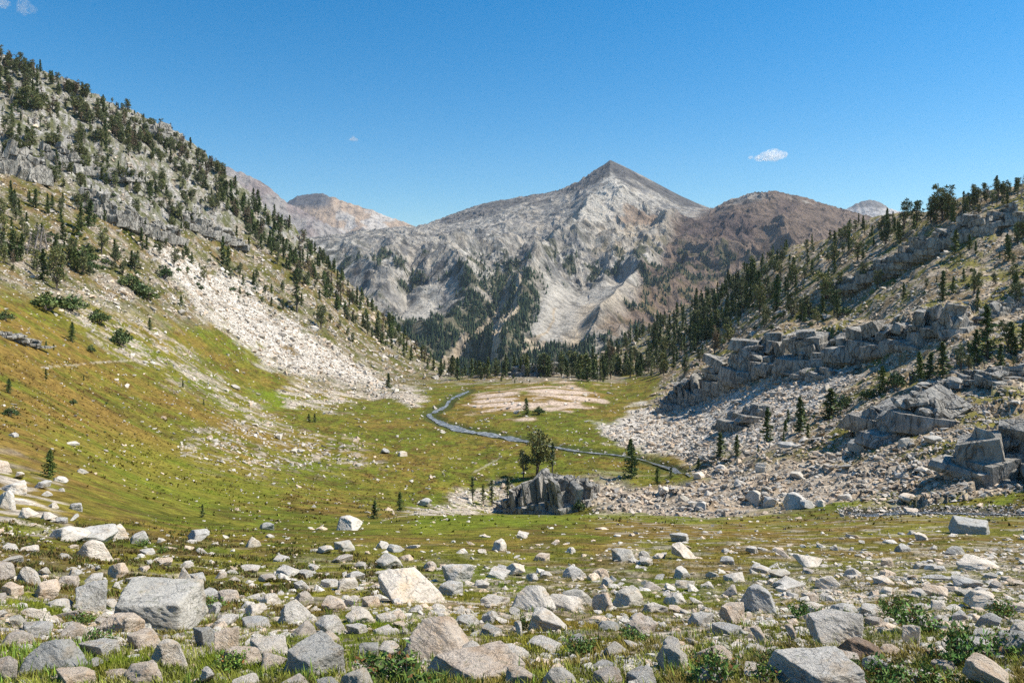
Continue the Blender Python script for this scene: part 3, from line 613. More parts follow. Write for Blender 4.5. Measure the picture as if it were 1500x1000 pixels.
class Soup:
    def __init__(s): s.v = []; s.f = []; s.c = []; s.n = 0
    def add(s, v, f, c=None):
        s.v.append(v); s.f.append(np.asarray(f)+s.n); s.n += len(v)
        if c is not None: s.c.append(np.broadcast_to(np.asarray(c, float), (len(v), 3)))
    def mesh(s, name, mat, smooth=False):
        return make_mesh(name, np.concatenate(s.v), np.concatenate(s.f), mat, smooth, {'Col': np.concatenate(s.c)} if s.c else None)

# ---------------------------------------------------------------- loose rocks: tens of thousands, one object
def grid_at(A, ci, jj): return A[ci, np.clip(jj, 0, A.shape[1]-1)]
def scatter(n, box, dens, seed):
    g = np.random.default_rng(seed); px = g.uniform(box[0], box[2], n); row = g.uniform(box[1], box[3], n)
    P, ci, jj, ok = lookup(px, row); keep = ok & (g.random(n) < grid_at(dens, ci, jj)) & (P[:, 1] < 640)
    return P[keep], ci[keep], jj[keep], px[keep], row[keep]
nq = fbm(X/6+3, Y/6, 4, 131); nq2 = fbm(X/1.2, Y/1.2, 4, 132)
wet = np.clip(sstep(wS+4, wS-2, ds_), 0, 1)
dens = np.clip(.9*talus_main*sstep(-.45, -.1, n_b)+.75*talus_r+left_hill*(.34+.4*(rockm > .5))+.55*talus_b*sstep(-.3, .1, n_b)+.62*rocks_c*sstep(-.25, .3, nq)+.5*talus_d+right_hill*(.32+.3*sstep(-.2, .3, nq))+.6*strip+.55*mound2+.5*fringe_l+.12*mound*sstep(-.1, .3, nq)+.2*rim, 0, 1)
dens = np.maximum(dens, .035+.13*sstep(.15, .5, nq)*meadow_flat)*(1-wet)*(1-.75*left_cliff)
dens_far = np.maximum(np.maximum(dens, .9*sstep(30, 14, dc_)), .3*sstep(16, 10, ds_)*sstep(-.1, .2, n_c)*(1-wet))*(Y > 62)
SO = Soup(); HR = [hullrock(i, 9) for i in range(14)]; HN = [hullrock(40+i, 10+i % 4) for i in range(20)]
gg = np.random.default_rng(5)
def put_rocks(P, sz, kinds, tone, flat=.62, sink=.3):
    k = gg.integers(0, len(kinds), len(P)); az = gg.uniform(0, 6.28, len(P))
    for kk in range(len(kinds)):
        m = np.where(k == kk)[0]
        if not len(m): continue
        v, f = kinds[kk]; nv = len(v)
        s3 = np.stack([sz[m]*gg.uniform(.8, 1.3, len(m)), sz[m]*gg.uniform(.6, 1.0, len(m)), sz[m]*gg.uniform(.35, 1.0, len(m))*flat*1.3], 1)
        W = v[None]*s3[:, None]; tl = gg.normal(0, .25, len(m)); W = np.stack([W[..., 0]*np.cos(tl)[:, None]-W[..., 2]*np.sin(tl)[:, None], W[..., 1], W[..., 0]*np.sin(tl)[:, None]+W[..., 2]*np.cos(tl)[:, None]], 2)
        c = np.cos(az[m])[:, None]; s = np.sin(az[m])[:, None]
        W = np.stack([W[..., 0]*c-W[..., 1]*s, W[..., 0]*s+W[..., 1]*c, W[..., 2]-sink*s3[:, 2:3]], 2)+P[m][:, None]
        F_ = f[None]+(np.arange(len(m))*nv)[:, None, None]
        SO.v.append(W.reshape(-1, 3)); SO.f.append(F_.reshape(-1, 3)+SO.n); SO.n += len(m)*nv
        SO.c.append(np.repeat(tone[m], nv, 0))
def tones(n, warm=.5, lo=.55, hi=1.25):
    b = gg.uniform(lo, hi, n)[:, None]; wv_ = (gg.random(n) < warm*.5)[:, None]
    return np.where(wv_, b*np.array([[1.08, .93, .78]]), b*np.array([[1, .985, .95]]))
P, ci, jj, px, row = scatter(200000, (-80, 70, 1580, 772), dens_far, 21)
D = P[:, 1]; pxs = gg.lognormal(math.log(3.0), .42, len(P)); big = gg.random(len(P)) < .04; pxs = np.where(big, pxs*2.1, pxs)
rr = grid_at(right_hill, ci, jj); pxs *= 1+.45*rr*np.clip((row-520)/150, 0, 1.3); pxs *= np.where(row < 420, .85, 1); pxs *= np.where(grid_at(meadow_flat, ci, jj) > .7, .85, 1)
sz = np.clip(pxs, 1.6, 13)/F*D
mk = rr > .5
put_rocks(P[~mk], sz[~mk], HR, tones((~mk).sum(), .5, .8, 1.25)); put_rocks(P[mk], sz[mk], HR, tones(mk.sum(), .8, .55, 1.12))
# foreground stones
d2 = (.07+.42*fore*sstep(-.1, .35, nq2)+.18*fore_r+.25*fringe_l+.25*bench_dry*sstep(-.1, .3, nq2))*(Y < 66)*(1-slopeg*.5*(1-fringe_l))
P, ci, jj, px, row = scatter(66000, (-300, 755, 1800, 1080), np.clip(d2*sstep(748, 800, ROW0)*np.interp(PXg, [300, 600, 900, 1500], [1.25, .75, .75, .95])*(.35+1.1*sstep(-.2, .25, fbm(X/3.3, Y/3.3, 3, 171)))+.02, 0, 1), 22)
D = P[:, 1]; pxs = gg.lognormal(math.log(4.2), .6, len(P))*np.interp(row, [760, 850, 1000], [.75, 1.35, 2.5]); pxs = np.clip(pxs, 2, 24)
put_rocks(P, pxs/F*D, HN, tones(len(P), .55, .92, 1.3), .48, .36)
# gravel
d3 = (fore*sstep(.0, .3, nq2)*.5+fore_r*.5)*(Y < 30)
P, ci, jj, px, row = scatter(40000, (-300, 800, 1800, 1150), d3, 23)
put_rocks(P, gg.lognormal(math.log(2.6), .4, len(P))/F*P[:, 1]*np.interp(row, [800, 1000], [.8, 1.5]), HR, tones(len(P), .9, .55, 1.15), .7, .3)
tag(link('loose_rocks', SO.mesh('loose_rocks', M_stone)), 'tens of thousands of pale loose stones scattered over slopes and meadow', 'loose rocks', kind='stuff')
del SO.v, SO.f, SO.c

# ---------------------------------------------------------------- outcrops and cliffs: jointed blocks set into the slope
def blockrock(seed):
    g = np.random.default_rng(seed); bm = bmesh.new()
    for x in (-1, 1):
        for y in (-1, 1):
            for z in (-1, 1):
                c = np.array([x, y, z], float)*g.uniform(.72, 1, 3)
                bm.verts.new(Vector(c))
                if g.random() < .55: bm.verts.new(Vector(c*np.array([g.uniform(.3, .8), 1, 1])*g.uniform(.95, 1.1, 3)))
                if g.random() < .45: bm.verts.new(Vector(c*np.array([1, 1, g.uniform(.2, .7)])*g.uniform(.98, 1.12, 3)))
    r = bmesh.ops.convex_hull(bm, input=bm.verts[:]); bmesh.ops.delete(bm, geom=[x for x in r['geom_interior'] if isinstance(x, bmesh.types.BMVert)], context='VERTS')
    bm.verts.index_update(); v = np.array([x.co[:] for x in bm.verts]); f = np.array([[a.index for a in q.verts] for q in bm.faces]); bm.free()
    lo = v.min(0); hi = v.max(0); v = (v-(lo+hi)/2)/(hi-lo); v[:, 2] += .5; return v, f
BL = [blockrock(200+i) for i in range(30)]; BR = [hullrock(600+i, 26) for i in range(14)]
def outcrop(label, base, top, wpx, seed, mat=M_crag, layers=2, deep=1.3, lean=.06, cat='rock outcrop', name='rock_outcrop', sink=.25, jit=.25):
    g = np.random.default_rng(seed); so = Soup(); bx = [p[0] for p in base]; br = [p[1] for p in base]; tx = [p[0] for p in top]; tr = [p[1] for p in top]
    px = bx[0]
    ps = np.linspace(bx[0], bx[-1], 24); Q, _, _, _ = lookup(ps, np.interp(ps, bx, br))
    while px < bx[-1]:
        w_ = wpx*.62*g.uniform(.4, 1.8); c = min(px+w_/2, bx[-1]); rb = np.interp(c, bx, br); rt = np.interp(c, tx, tr); h_ = rb-rt
        i = int(np.clip(np.searchsorted(ps, c), 1, len(ps)-1)); tv = Q[i]-Q[i-1]; ang = math.atan2(tv[1], tv[0]); ang = max(-.9, min(.9, ang))
        B = np.array([np.interp(c, ps, Q[:, k]) for k in range(3)]); D_ = B[1]; m_ = D_/F
        nl = layers+1+int(g.integers(0, 2)) if h_ > wpx*.8 else 1; z0 = B[2]-sink*h_*m_
        hs_ = g.dirichlet(np.ones(nl)*3)*(h_*m_*(1+sink)*g.uniform(1-jit*1.4, 1+jit*.1)*.88); inset = 0
        v, f = BL[g.integers(len(BL))]; so.add((v*np.array([w_*m_*g.uniform(2.8, 4), h_*m_*1.0, h_*m_*(g.uniform(.02, .3)+sink)])@roty(g.normal(0, .1)).T@rotz(ang+g.normal(0, .25)).T)+np.array([B[0], B[1]+h_*m_*.2, z0]), f)
        for k in range(nl):
            nb = 1 if g.random() < .5 else 2
            for b in range(nb):
                v, f = (BL+BR)[g.integers(len(BL)+len(BR))]; W = w_*m_*1.6/nb; dp = max(h_*m_*deep*.6, W*.9)*g.uniform(.8, 1.3)
                s = v*np.array([W, dp, hs_[k]*g.uniform(.95, 1.3)]); s = s@rotx(g.normal(0, lean*1.8+.05)+.08).T@roty(g.normal(0, lean*2+.07)).T@rotz(ang+g.normal(0, .38)).T
                off = np.array([math.cos(ang)*(b-(nb-1)/2)*W*.7-math.sin(ang)*(dp*.28+inset), math.sin(ang)*(b-(nb-1)/2)*W*.7+math.cos(ang)*(dp*.28+inset), 0])
                so.add(s+np.array([B[0], B[1], z0])+off, f)
            z0 += hs_[k]; inset += g.uniform(-.1, .45)*hs_[k]
        px += w_*.8
    o = link(name, so.mesh(name, mat, False)); return tag(o, label, cat)
outcrop('long grey cliff band of upright jointed blocks halfway down the right slope', [(1105,548),(1160,538),(1220,530),(1290,517),(1350,503),(1415,486)], [(1105,492),(1160,478),(1220,474),(1290,468),(1350,452),(1415,444)], 19, 1, M_crag, 2, cat='cliff', name='cliff')
outcrop('shadowed dark cliff falling to pale talus at the left end of the right slope', [(972,604),(1010,593),(1050,575),(1100,552),(1128,540)], [(972,582),(1010,545),(1050,528),(1100,500),(1128,486)], 17, 2, M_crag, 2, cat='cliff', name='cliff')
outcrop('upper shaded cliff band below the tall pines on the right skyline', [(1215,428),(1260,418),(1300,402),(1350,378),(1410,348),(1470,330),(1530,318)], [(1215,408),(1260,392),(1300,366),(1350,342),(1410,318),(1470,306),(1530,295)], 15, 3, M_crag, 2, cat='cliff', name='cliff')
outcrop('rounded grey outcrop of leaning slabs above the scree, right of the small firs', [(1280,622),(1310,638),(1350,630),(1395,612)], [(1280,592),(1310,578),(1350,574),(1395,578)], 34, 4, M_crag, 1, 1.0, .18, jit=.15)
outcrop('massive bulging grey outcrop at the right edge above the creek', [(1416,682),(1450,692),(1490,694),(1560,692)], [(1416,645),(1440,622),(1490,614),(1560,610)], 42, 5, M_crag, 1, 1.0, .16, jit=.12)
outcrop('low pale slab outcrop in the talus below the long cliff band', [(1062,628),(1090,625),(1120,612)], [(1062,605),(1090,590),(1120,590)], 24, 6, M_crag, 1)
outcrop('small outcrop between the long cliff and the rounded outcrop', [(1165,548),(1195,556),(1215,552)], [(1165,538),(1195,537),(1215,538)], 18, 7, M_crag, 1)
outcrop('stacked grey outcrop on the upper right slope at the frame edge', [(1330,590),(1390,572),(1440,560),(1540,548)], [(1330,572),(1390,552),(1440,540),(1540,520)], 17, 8, M_crag, 2, .8)
outcrop('broken ledge of grey blocks high on the right slope near the edge', [(1440,470),(1480,455),(1540,440)], [(1440,448),(1480,428),(1540,405)], 14, 9, M_crag, 2, .8)
kn = outcrop('dark fissured granite bluff crowned by a many-stemmed pine beside the meadow', [(757,748),(775,752),(800,752),(830,752),(850,742),(872,724)], [(757,716),(775,702),(800,698),(830,700),(850,703),(872,706)], 11, 10, M_crag, 0, 1.5, .03, sink=.3, jit=.10, cat='rock bluff', name='rock_bluff')
outcrop('low dark toe of broken rock at the left foot of the fissured bluff', [(728,748),(745,750),(762,750)], [(728,738),(745,722),(762,712)], 12, 11, M_crag, 1)
outcrop('pale domed outcrop among the trees on the valley rim', [(748,549),(780,550),(818,546)], [(748,540),(780,530),(818,530)], 16, 12, M_crag, 1, 1.4)
outcrop('small whitish outcrop right of the domed one on the valley rim', [(862,552),(885,551)], [(862,545),(885,542)], 11, 13, M_crag, 1, 1.4)
outcrop('pale crag standing out of the grass at the far left', [(0,492),(25,500),(50,508)], [(0,480),(25,484),(50,496)], 16, 14, M_crag, 1, .8)
outcrop('upright fluted cliff band below the wooded left ridge', [(118,300),(160,322),(200,335),(240,352),(262,352)], [(118,262),(160,284),(200,300),(240,322),(262,330)], 10, 15, M_crag, 2, .7, .12, cat='cliff', name='cliff')
outcrop('grey crag at the left frame edge under the wooded ridge', [(-40,238),(0,248),(40,258),(62,262)], [(-40,190),(0,196),(40,208),(62,225)], 12, 16, M_crag, 3, .6, .1, cat='cliff', name='cliff')
outcrop('broken pale buttress in the middle of the left cliffs', [(60,225),(110,250),(160,262),(200,262)], [(60,203),(110,222),(160,238),(200,246)], 10, 17, M_crag, 2, .6, .14, cat='cliff', name='cliff')
outcrop('narrow rocky rib beside a grassy gully on the left hillside', [(270,330),(310,345),(350,362)], [(270,300),(310,318),(350,342)], 11, 18, M_crag, 2, .6, .14, cat='cliff', name='cliff')
outcrop('small crag breaking the left skyline above the trees', [(212,192),(232,198),(250,206)], [(212,178),(232,175),(250,192)], 9, 19, M_crag, 1, 1.2)

# ---------------------------------------------------------------- boulders one by one
KM = {'p': M_pale, 'w': M_warm, 'g': M_grey, 'b': M_brown}
TONE = {'p': 'pale', 'w': 'warm buff', 'g': 'grey', 'b': 'brown'}
shapes = []
for i in range(22):
    v, f = polyrock(300+i*7, 6 if i < 5 else 5, [2, 3, 7, 6, 9][i] if i < 5 else 3+i % 5, [.9, .85, .25, .5, .5][i] if i < 5 else .4+.5*((i*37) % 10)/10, .05)
    me = make_mesh('boulder', v, f, M_pale, True); shapes.append(me)
placed = []
def boulder(px, row, wp, hp, tone='p', shape=None, rz=None, tilt=0, lean=0, deep=.85, label=None, name='boulder'):
    P, _, _, _ = lookup(px, row); P = P[0]; m_ = P[1]/F; W = wp*m_; H_ = hp*m_*.98
    i = shape if shape is not None else random.randrange(5, 22)
    o = link(name, shapes[i]); dp = W*deep
    ang = rz if rz is not None else random.choice([0, math.pi])+random.choice([-1, 1])*random.uniform(.25, .95)
    # the front foot of the rock is at the looked-up point; its body lies behind it
    yy = P[1]+dp*.3; xx = P[0]*yy/P[1]; o.location = (xx, yy, groundz(xx, yy)-.02*H_)
    o.scale = (W*.97, dp, H_*1.15); o.location[2] = min(o.location[2], P[2]) - H_*.2
    o.rotation_euler = (tilt, lean, ang)
    o.material_slots[0].link = 'OBJECT'; o.material_slots[0].material = KM[tone]
    tag(o, label, 'boulder'); placed.append((o, px, row, wp, hp, tone, label)); return o
HERO = [
 (228,922,142,66,'g',0,'huge flat-topped grey boulder, the widest one in the left foreground'),
 (134,897,50,49,'p',1,'blocky pale boulder with a shaded left side, just left of the huge flat-topped one'),
 (139,819,50,29,'p',2,'white pointed boulder alone on dark heather, left of centre foreground'),
 (597,882,100,49,'p',3,'large faceted boulder with a bright white right face, middle left foreground'),
 (632,968,110,62,'w',4,'large warm-tinted boulder crossed by a diagonal crack, bottom centre left'),
 (461,990,98,50,'g',0,'broad boulder with a grey shaded front near the bottom edge'),
 (68,990,95,47,'g',4,'dark grey rounded slab at the bottom left'),
 (247,980,58,47,'p',2,'bright white wedge boulder in the bottom left boulder pile'),
 (180,928,56,33,'w',1,'buff slab leaning against the front of the huge flat-topped boulder'),
 (809,924,72,38,'p',3,'bright twin-peaked boulder, centre foreground above a green shrub'),
 (775,893,66,35,'p',4,'rounded pale boulder just above the bright twin-peaked one'),
 (1222,945,90,54,'p',1,'big sloping white boulder resting on a brown slab, right foreground'),
 (1262,970,72,32,'b',2,'dark brown slab under the big sloping white boulder'),
 (1200,1012,125,46,'p',0,'broad pale boulder cut by the bottom edge on the right'),
 (1458,1012,88,46,'w',3,'cracked pale boulder in the bottom right corner'),
 (1490,964,60,40,'g',1,'grey boulder cut by the right edge above the bottom right corner'),
 (985,983,55,37,'g',2,'grey angular boulder with a white top edge, bottom right of centre'),
 (1074,912,40,32,'w',1,'buff boulder with a dark left side, right of centre foreground'),
 (1112,897,58,42,'p',2,'pale peaked boulder with a small block on its shoulder, behind the buff one'),
 (1420,782,55,22,'g',0,'smooth egg-shaped boulder, dark left and white right, by the creek'),
 (1000,818,37,25,'p',3,'lone white faceted boulder on the dry grass bench'),
 (510,776,48,22,'p',2,'slanting wedge boulder on the grass left of the bluff'),
 (705,998,135,34,'w',0,'flat pinkish slab at the bottom edge left of centre'),
 (332,957,42,41,'w',1,'pinkish upright boulder in the bottom left boulder pile'),
 (430,913,53,34,'p',4,'square-cut pale boulder halfway between the two largest boulders'),
 (1165,745,42,26,'p',2,'bright white block at the edge of the scree above the grass bench'),
 (1335,942,28,30,'p',1,'upright pale block beside the green shrubs on the right'),
 (1350,918,25,18,'p',2,'striped white cube perched behind the upright pale block'),
]
for px, row, wp, hp, t, s, lab in HERO: boulder(px, row, wp, hp, t, s, label=lab, rz=(.12 if row in (922, 945) else random.choice([-1, 1])*random.uniform(.3, .75)))
MID = """100 793 60 22 p|135 794 65 22 p|172 790 36 22 p|205 796 30 18 p|290 792 38 18 p|235 797 35 13 p|370 801 25 15 g|390 776 20 12 g|2 850 34 28 w|42 857 30 30 p|65 844 20 14 g|57 912 42 22 p|98 909 52 16 w|18 872 30 20 w|170 846 30 22 w|268 860 26 30 p|250 864 30 17 p|300 877 36 15 p|335 882 30 18 w|315 898 28 15 p|146 960 50 25 p|215 952 50 28 w|355 976 48 28 w|300 946 33 33 g|52 932 46 18 p|28 946 50 22 w|6 1002 34 40 w|140 982 52 22 g|112 1008 56 30 w|216 1004 60 34 w|305 1006 54 38 p
568 832 40 17 g|505 806 26 13 g|670 852 46 30 p|508 863 34 18 p|502 823 26 10 w|418 844 38 14 p|485 894 38 18 w|516 887 28 15 p|486 927 47 23 p|522 927 30 15 p|446 933 40 26 w|564 912 28 14 p|560 929 34 12 p|756 843 28 20 p|778 851 20 13 p|731 806 22 16 p|765 788 18 9 p|720 912 32 20 p|522 1012 52 32 g|740 972 66 20 p
828 893 50 25 p|846 884 44 22 g|881 894 32 29 w|921 886 46 25 g|958 896 32 12 p|992 896 26 8 w|1066 929 42 15 p|986 956 34 22 p|898 962 38 22 g|932 910 24 12 p|995 793 28 14 p|915 821 32 17 g|945 828 22 12 p|944 816 16 11 p|965 818 18 8 p|836 809 16 9 p|799 846 22 10 p|842 846 38 17 p|889 857 18 12 p|893 1004 46 28 w|942 1008 46 34 p|820 1010 52 34 p|762 1006 46 28 w|1102 810 20 12 p|1065 809 16 6 p|1080 851 32 12 p
1240 976 46 24 w|1160 938 36 18 w|1270 902 28 18 p|1283 918 28 15 w|1445 891 60 25 p|1416 860 42 14 p|1370 853 46 15 p|1150 861 46 14 p|1180 830 48 17 p|1145 816 28 12 w|1320 808 22 14 p|1398 812 28 12 g|1432 834 56 14 p|1222 806 14 9 p|1282 988 36 27 p|30 702 34 14 p|22 722 38 16 p|60 716 24 12 p|8 745 28 30 p|40 760 28 18 p|88 706 22 10 p|70 762 24 13 p|2 690 26 18 w|590 668 14 8 p|565 664 14 8 p|20 640 14 7 p|105 652 18 6 p|625 742 22 13 p|730 802 14 9 g|1257 660 26 18 g|1262 640 20 12 g|1350 692 22 8 p|1170 700 24 8 g|1120 690 22 14 g|1155 655 26 8 p|1105 738 28 20 g|1130 742 22 14 p|1085 712 18 9 p|975 722 22 10 p|930 735 24 12 g|1000 735 20 12 g|1030 745 20 10 p|1180 745 22 14 p|1200 742 18 12 p|1238 735 22 9 p|1330 735 30 10 w|1335 752 20 7 w|1298 628 22 14 g|1325 655 20 14 g|1365 650 24 12 g|1240 690 18 11 g|1320 700 20 8 p|1055 690 16 9 p|1025 700 16 10 p"""
for it in MID.replace('\n', '|').split('|'):
    a = it.split(); boulder(float(a[0]), float(a[1]), float(a[2]), float(a[3]), a[4], label='')
# further boulders of the foreground field, fewer and smaller
g = np.random.default_rng(77); tries = 0
while len(placed) < 300 and tries < 4000:
    tries += 1; px = g.uniform(-20, 1520)*(1 if g.random() < .6 else .45); row = g.uniform(835, 1015) if g.random() < .8 else g.uniform(690, 850)
    if row < 800 and 420 < px and g.random() < .75: continue
    if row < 765 and not (px < 130): continue
    wp = np.interp(row, [690, 800, 1000], [12, 17, 46])*g.uniform(.75, 1.45)
    if any(abs(px-q[1]) < (wp+q[3])*.38 and -q[4]*.7-2 < row-q[2] < wp*.4+2 for q in placed): continue
    boulder(px, row, wp, wp*g.uniform(.3, .6), g.choice(['p', 'p', 'p', 'p', 'w', 'w', 'g']), label='')
# labels: each remaining boulder by tone, size rank and the nearest landmark boulder
LM = [(228, 922, 'the huge flat-topped grey boulder'), (139, 819, 'the white pointed boulder on heather'), (597, 882, 'the large faceted boulder'), (632, 968, 'the large cracked warm-tinted boulder'),
      (461, 990, 'the broad grey-fronted boulder'), (68, 990, 'the dark grey slab at bottom left'), (809, 924, 'the bright twin-peaked boulder'), (1222, 945, 'the big sloping white boulder'),
      (1458, 1012, 'the cracked corner boulder'), (985, 983, 'the grey white-topped boulder'), (1112, 897, 'the pale peaked boulder'), (1420, 782, 'the egg-shaped boulder by the creek'),
      (1000, 818, 'the lone faceted boulder on the bench'), (510, 776, 'the slanting wedge boulder'), (1165, 745, 'the bright white block below the scree'), (50, 700, 'the left-edge stone bank'), (1300, 650, 'the rounded outcrop'), (1000, 905, 'the patch of stones right of centre'), (1370, 850, 'the pale slabs on the right bench')]
ORD = ['largest', 'second largest', 'third largest', 'fourth largest', 'fifth largest', 'sixth largest', 'seventh largest', 'eighth largest', 'ninth largest', 'tenth largest']
grp = {}
for o, px, row, wp, hp, t, lab in placed:
    o['group'] = 'boulders on the foreground field' if row > 760 else ('boulders on the right scree' if px > 800 else 'boulders in the grass on the left')
    if lab: continue
    k = min(LM, key=lambda l: (l[0]-px)**2+((l[1]-row)*1.6)**2); dx = px-k[0]; dy = row-k[1]
    side = ('left of' if dx < 0 else 'right of') if abs(dx) > abs(dy)*1.3 else ('behind' if dy < 0 else 'in front of')
    grp.setdefault((t, side, k[2]), []).append((wp*hp, o))
for (t, side, k), l in grp.items():
    for i, (_, o) in enumerate(sorted(l, key=lambda q: -q[0])):
        o['label'] = f"{ORD[min(i, 9)]} {TONE[t]} boulder {side} {k}" if len(l) > 1 else f"{TONE[t]} angular boulder {side} {k}"
#PART4
# ---------------------------------------------------------------- trees
def tube(pts, rad, n=6):
    pts = np.array(pts, float); V = []; 
    for i, p in enumerate(pts):
        d = pts[min(i+1, len(pts)-1)]-pts[max(i-1, 0)]; d /= np.linalg.norm(d)+1e-9
        a = np.cross(d, [0.3, 1, .1]); a /= np.linalg.norm(a)+1e-9; b = np.cross(d, a)
        for k in range(n): t = 2*math.pi*k/n; V.append(p+rad[i]*(math.cos(t)*a+math.sin(t)*b))
    Fc = []
    for i in range(len(pts)-1):
        for k in range(n):
            a0 = i*n+k; a1 = i*n+(k+1) % n; Fc += [[a0, a1, a1+n], [a0, a1+n, a0+n]]
    return np.array(V), np.array(Fc)
def sprays(P, size, g, col, up=.0, elong=1.8, dirs=None):
    """needle sprays: a small bent leaf of two triangles at each point"""
    n = len(P); a = g.normal(0, 1, (n, 3)) if dirs is None else dirs+g.normal(0, .45, (n, 3)); a[:, 2] += up; a /= np.linalg.norm(a, axis=1)[:, None]
    b = np.cross(a, g.normal(0, 1, (n, 3))); b /= np.linalg.norm(b, axis=1)[:, None]; s = (size*g.uniform(.6, 1.4, n))[:, None]
    V = np.stack([P-a*s*elong*.5, P+b*s*.5+a*s*.1, P+a*s*elong*.6, P-b*s*.5], 1).reshape(-1, 3)
    i = np.arange(n)[:, None]*4; Fc = np.concatenate([i+np.array([[0, 1, 2]]), i+np.array([[0, 2, 3]])])
    c = 1.85*col[None]*g.uniform(.6, 1.45, (n, 1)); c[:, 0] *= g.uniform(.85, 1.3, n); return V, Fc, np.repeat(c, 4, 0)
def fir(seed, nb=130, R0=.2, full=1.0, col=(.055, .075, .026), low=.04, k=6):
    g = np.random.default_rng(seed); P = []; dr = []; lop = g.uniform(0, 6.28)
    for i in range(nb):
        z = low+(1-low)*(i/nb)**.9; az = g.uniform(0, 6.28); L = R0*full*((1-z)**.72+.02)*g.uniform(.45, 1.15)*(1+.18*math.cos(az-lop))*(1+.25*math.sin(z*23+seed))
        for t in np.linspace(.12, 1, k):
            r = L*t; P.append((r*math.cos(az)+g.normal(0, .008), r*math.sin(az)+g.normal(0, .008), z-.10*L/R0*t*.5+.05*t*t*L/R0+g.normal(0, .008))); dr.append((math.cos(az), math.sin(az), -.25+.3*t))
    P = np.array(P); dr = np.array(dr); V, Fc, c = sprays(P, np.full(len(P), .034), g, np.array(col), dirs=dr)
    T = tube([(0, 0, -.04), (g.normal(0, .004), 0, .35), (0, g.normal(0, .004), .7), (0, 0, .98)], [.018, .014, .008, .002])
    return (V, Fc, c), T
def pine(seed, stems=4, spread=.2, col=(.075, .088, .04), nc=46, base=.25, wide=.34, csz=.075, m=20):
    g = np.random.default_rng(seed); TS = []; CP = []
    for s in range(stems):
        az = g.uniform(0, 6.28)+s*2.4; top = g.uniform(.75, 1) if s else .97; rr = spread*g.uniform(.5, 1.1)*(0.25 if s == 0 else 1)
        pts_ = [(math.cos(az)*rr*t**1.2+g.normal(0, .01), math.sin(az)*rr*t**1.2+g.normal(0, .01), -.04+(top+.02)*t) for t in np.linspace(0, 1, 6)]
        TS.append(tube(pts_, list(np.linspace(.022 if s == 0 else .014, .003, 6)), 5)); CP.append(np.array(pts_))
    Pc = []
    for i in range(nc):
        st = CP[g.integers(len(CP))]; t = base+(1-base)*g.random()**.8; q = np.array([np.interp(t, np.linspace(0, 1, 6), st[:, k]) for k in range(3)])
        az = g.uniform(0, 6.28); L = wide*g.uniform(.15, .8)*(1.05-t)**.55*.8; e = q+np.array([math.cos(az)*L, math.sin(az)*L, L*.45]); Pc.append(e)
        if L > .06: TS.append(tube([q, (q+e)/2+[0, 0, -.01], e], [.007, .005, .002], 4))
    Pc = np.array(Pc); PP = np.repeat(Pc, m, 0); d = g.normal(0, 1, PP.shape); d /= np.linalg.norm(d, axis=1)[:, None]
    PP = PP+d*(csz*g.random(len(PP))**.5)[:, None]*np.array([1, 1, .8])
    V, Fc, c = sprays(PP, np.full(len(PP), .026), g, np.array(col), dirs=d*.8+[0, 0, .5])
    so = Soup(); [so.add(*t) for t in TS]
    return (V, Fc, c), (np.concatenate(so.v), np.concatenate(so.f))
def dead(seed):
    g = np.random.default_rng(seed); so = Soup(); top = np.array([g.normal(0, .05), g.normal(0, .05), 1])
    so.add(*tube([(0, 0, -.04), top*.5+[g.normal(0, .02), 0, 0], top], [.026, .016, .003]))
    for i in range(26):
        t = .18+.78*i/26; q = top*t; az = g.uniform(0, 6.28); L = .28*(1.1-t)*g.uniform(.4, 1.2); e = q+np.array([math.cos(az)*L, math.sin(az)*L, L*g.uniform(.1, .9)])
        so.add(*tube([q, (q+e)/2+[0, 0, -.01], e], [.008, .005, .0015], 4))
        for _ in range(2): e2 = (q+e)/2+g.normal(0, .05, 3); so.add(*tube([(q+e)/2, e2], [.004, .001], 3))
    return None, (np.concatenate(so.v), np.concatenate(so.f))
def krumm(seed, col=(.05, .075, .028)):
    g = np.random.default_rng(seed); n = 34; az = g.uniform(0, 6.28, n); r = g.random(n)**.6*.55; Pc = np.stack([r*np.cos(az), r*np.sin(az)*.8, .15+.6*(1-(r/.6)**2)*g.uniform(.4, 1.2, n)], 1)
    PP = np.repeat(Pc, 26, 0); d = g.normal(0, 1, PP.shape); d /= np.linalg.norm(d, axis=1)[:, None]; PP = PP+d*(.16*g.random(len(PP))**.5)[:, None]; PP[:, 2] = np.abs(PP[:, 2])
    V, Fc, c = sprays(PP, np.full(len(PP), .06), g, np.array(col), dirs=d*.6+[0, 0, .6])
    so = Soup()
    for q in Pc[:8]: so.add(*tube([(0, 0, -.05), q*.6, q], [.03, .02, .006], 4))
    return (V, Fc, c), (np.concatenate(so.v), np.concatenate(so.f))
KIND = {}
def reg(key, gens, cr_name, tr_name, tmat):
    L = []
    for (cr, tr) in gens:
        cm = make_mesh(cr_name, cr[0], cr[1], M_leaf, False, {'Col': cr[2]}) if cr else None
        L.append((cm, make_mesh(tr_name, tr[0], tr[1], tmat, True), cr, tr))
    KIND[key] = L
reg('fir', [fir(i, 120+10*i, .17+.02*(i % 3)) for i in range(5)], 'crown', 'trunk', M_bark)
reg('bushy', [fir(20+i, 190, .30, 1.0, (.05, .075, .022), .02, 7) for i in range(3)], 'crown', 'trunk', M_bark)
reg('thin', [fir(40+i, 70, .12, .9, (.06, .075, .032), .22, 4) for i in range(3)], 'crown', 'trunk', M_bark)
reg('pine', [pine(60+i, 3+i % 3, .18, nc=44+6*i) for i in range(5)], 'crown', 'trunk', M_bark)
reg('round', [pine(80+i, 5, .30, (.08, .09, .035), 90, .22, .46, .085, 24) for i in range(2)], 'crown', 'trunk', M_bark)
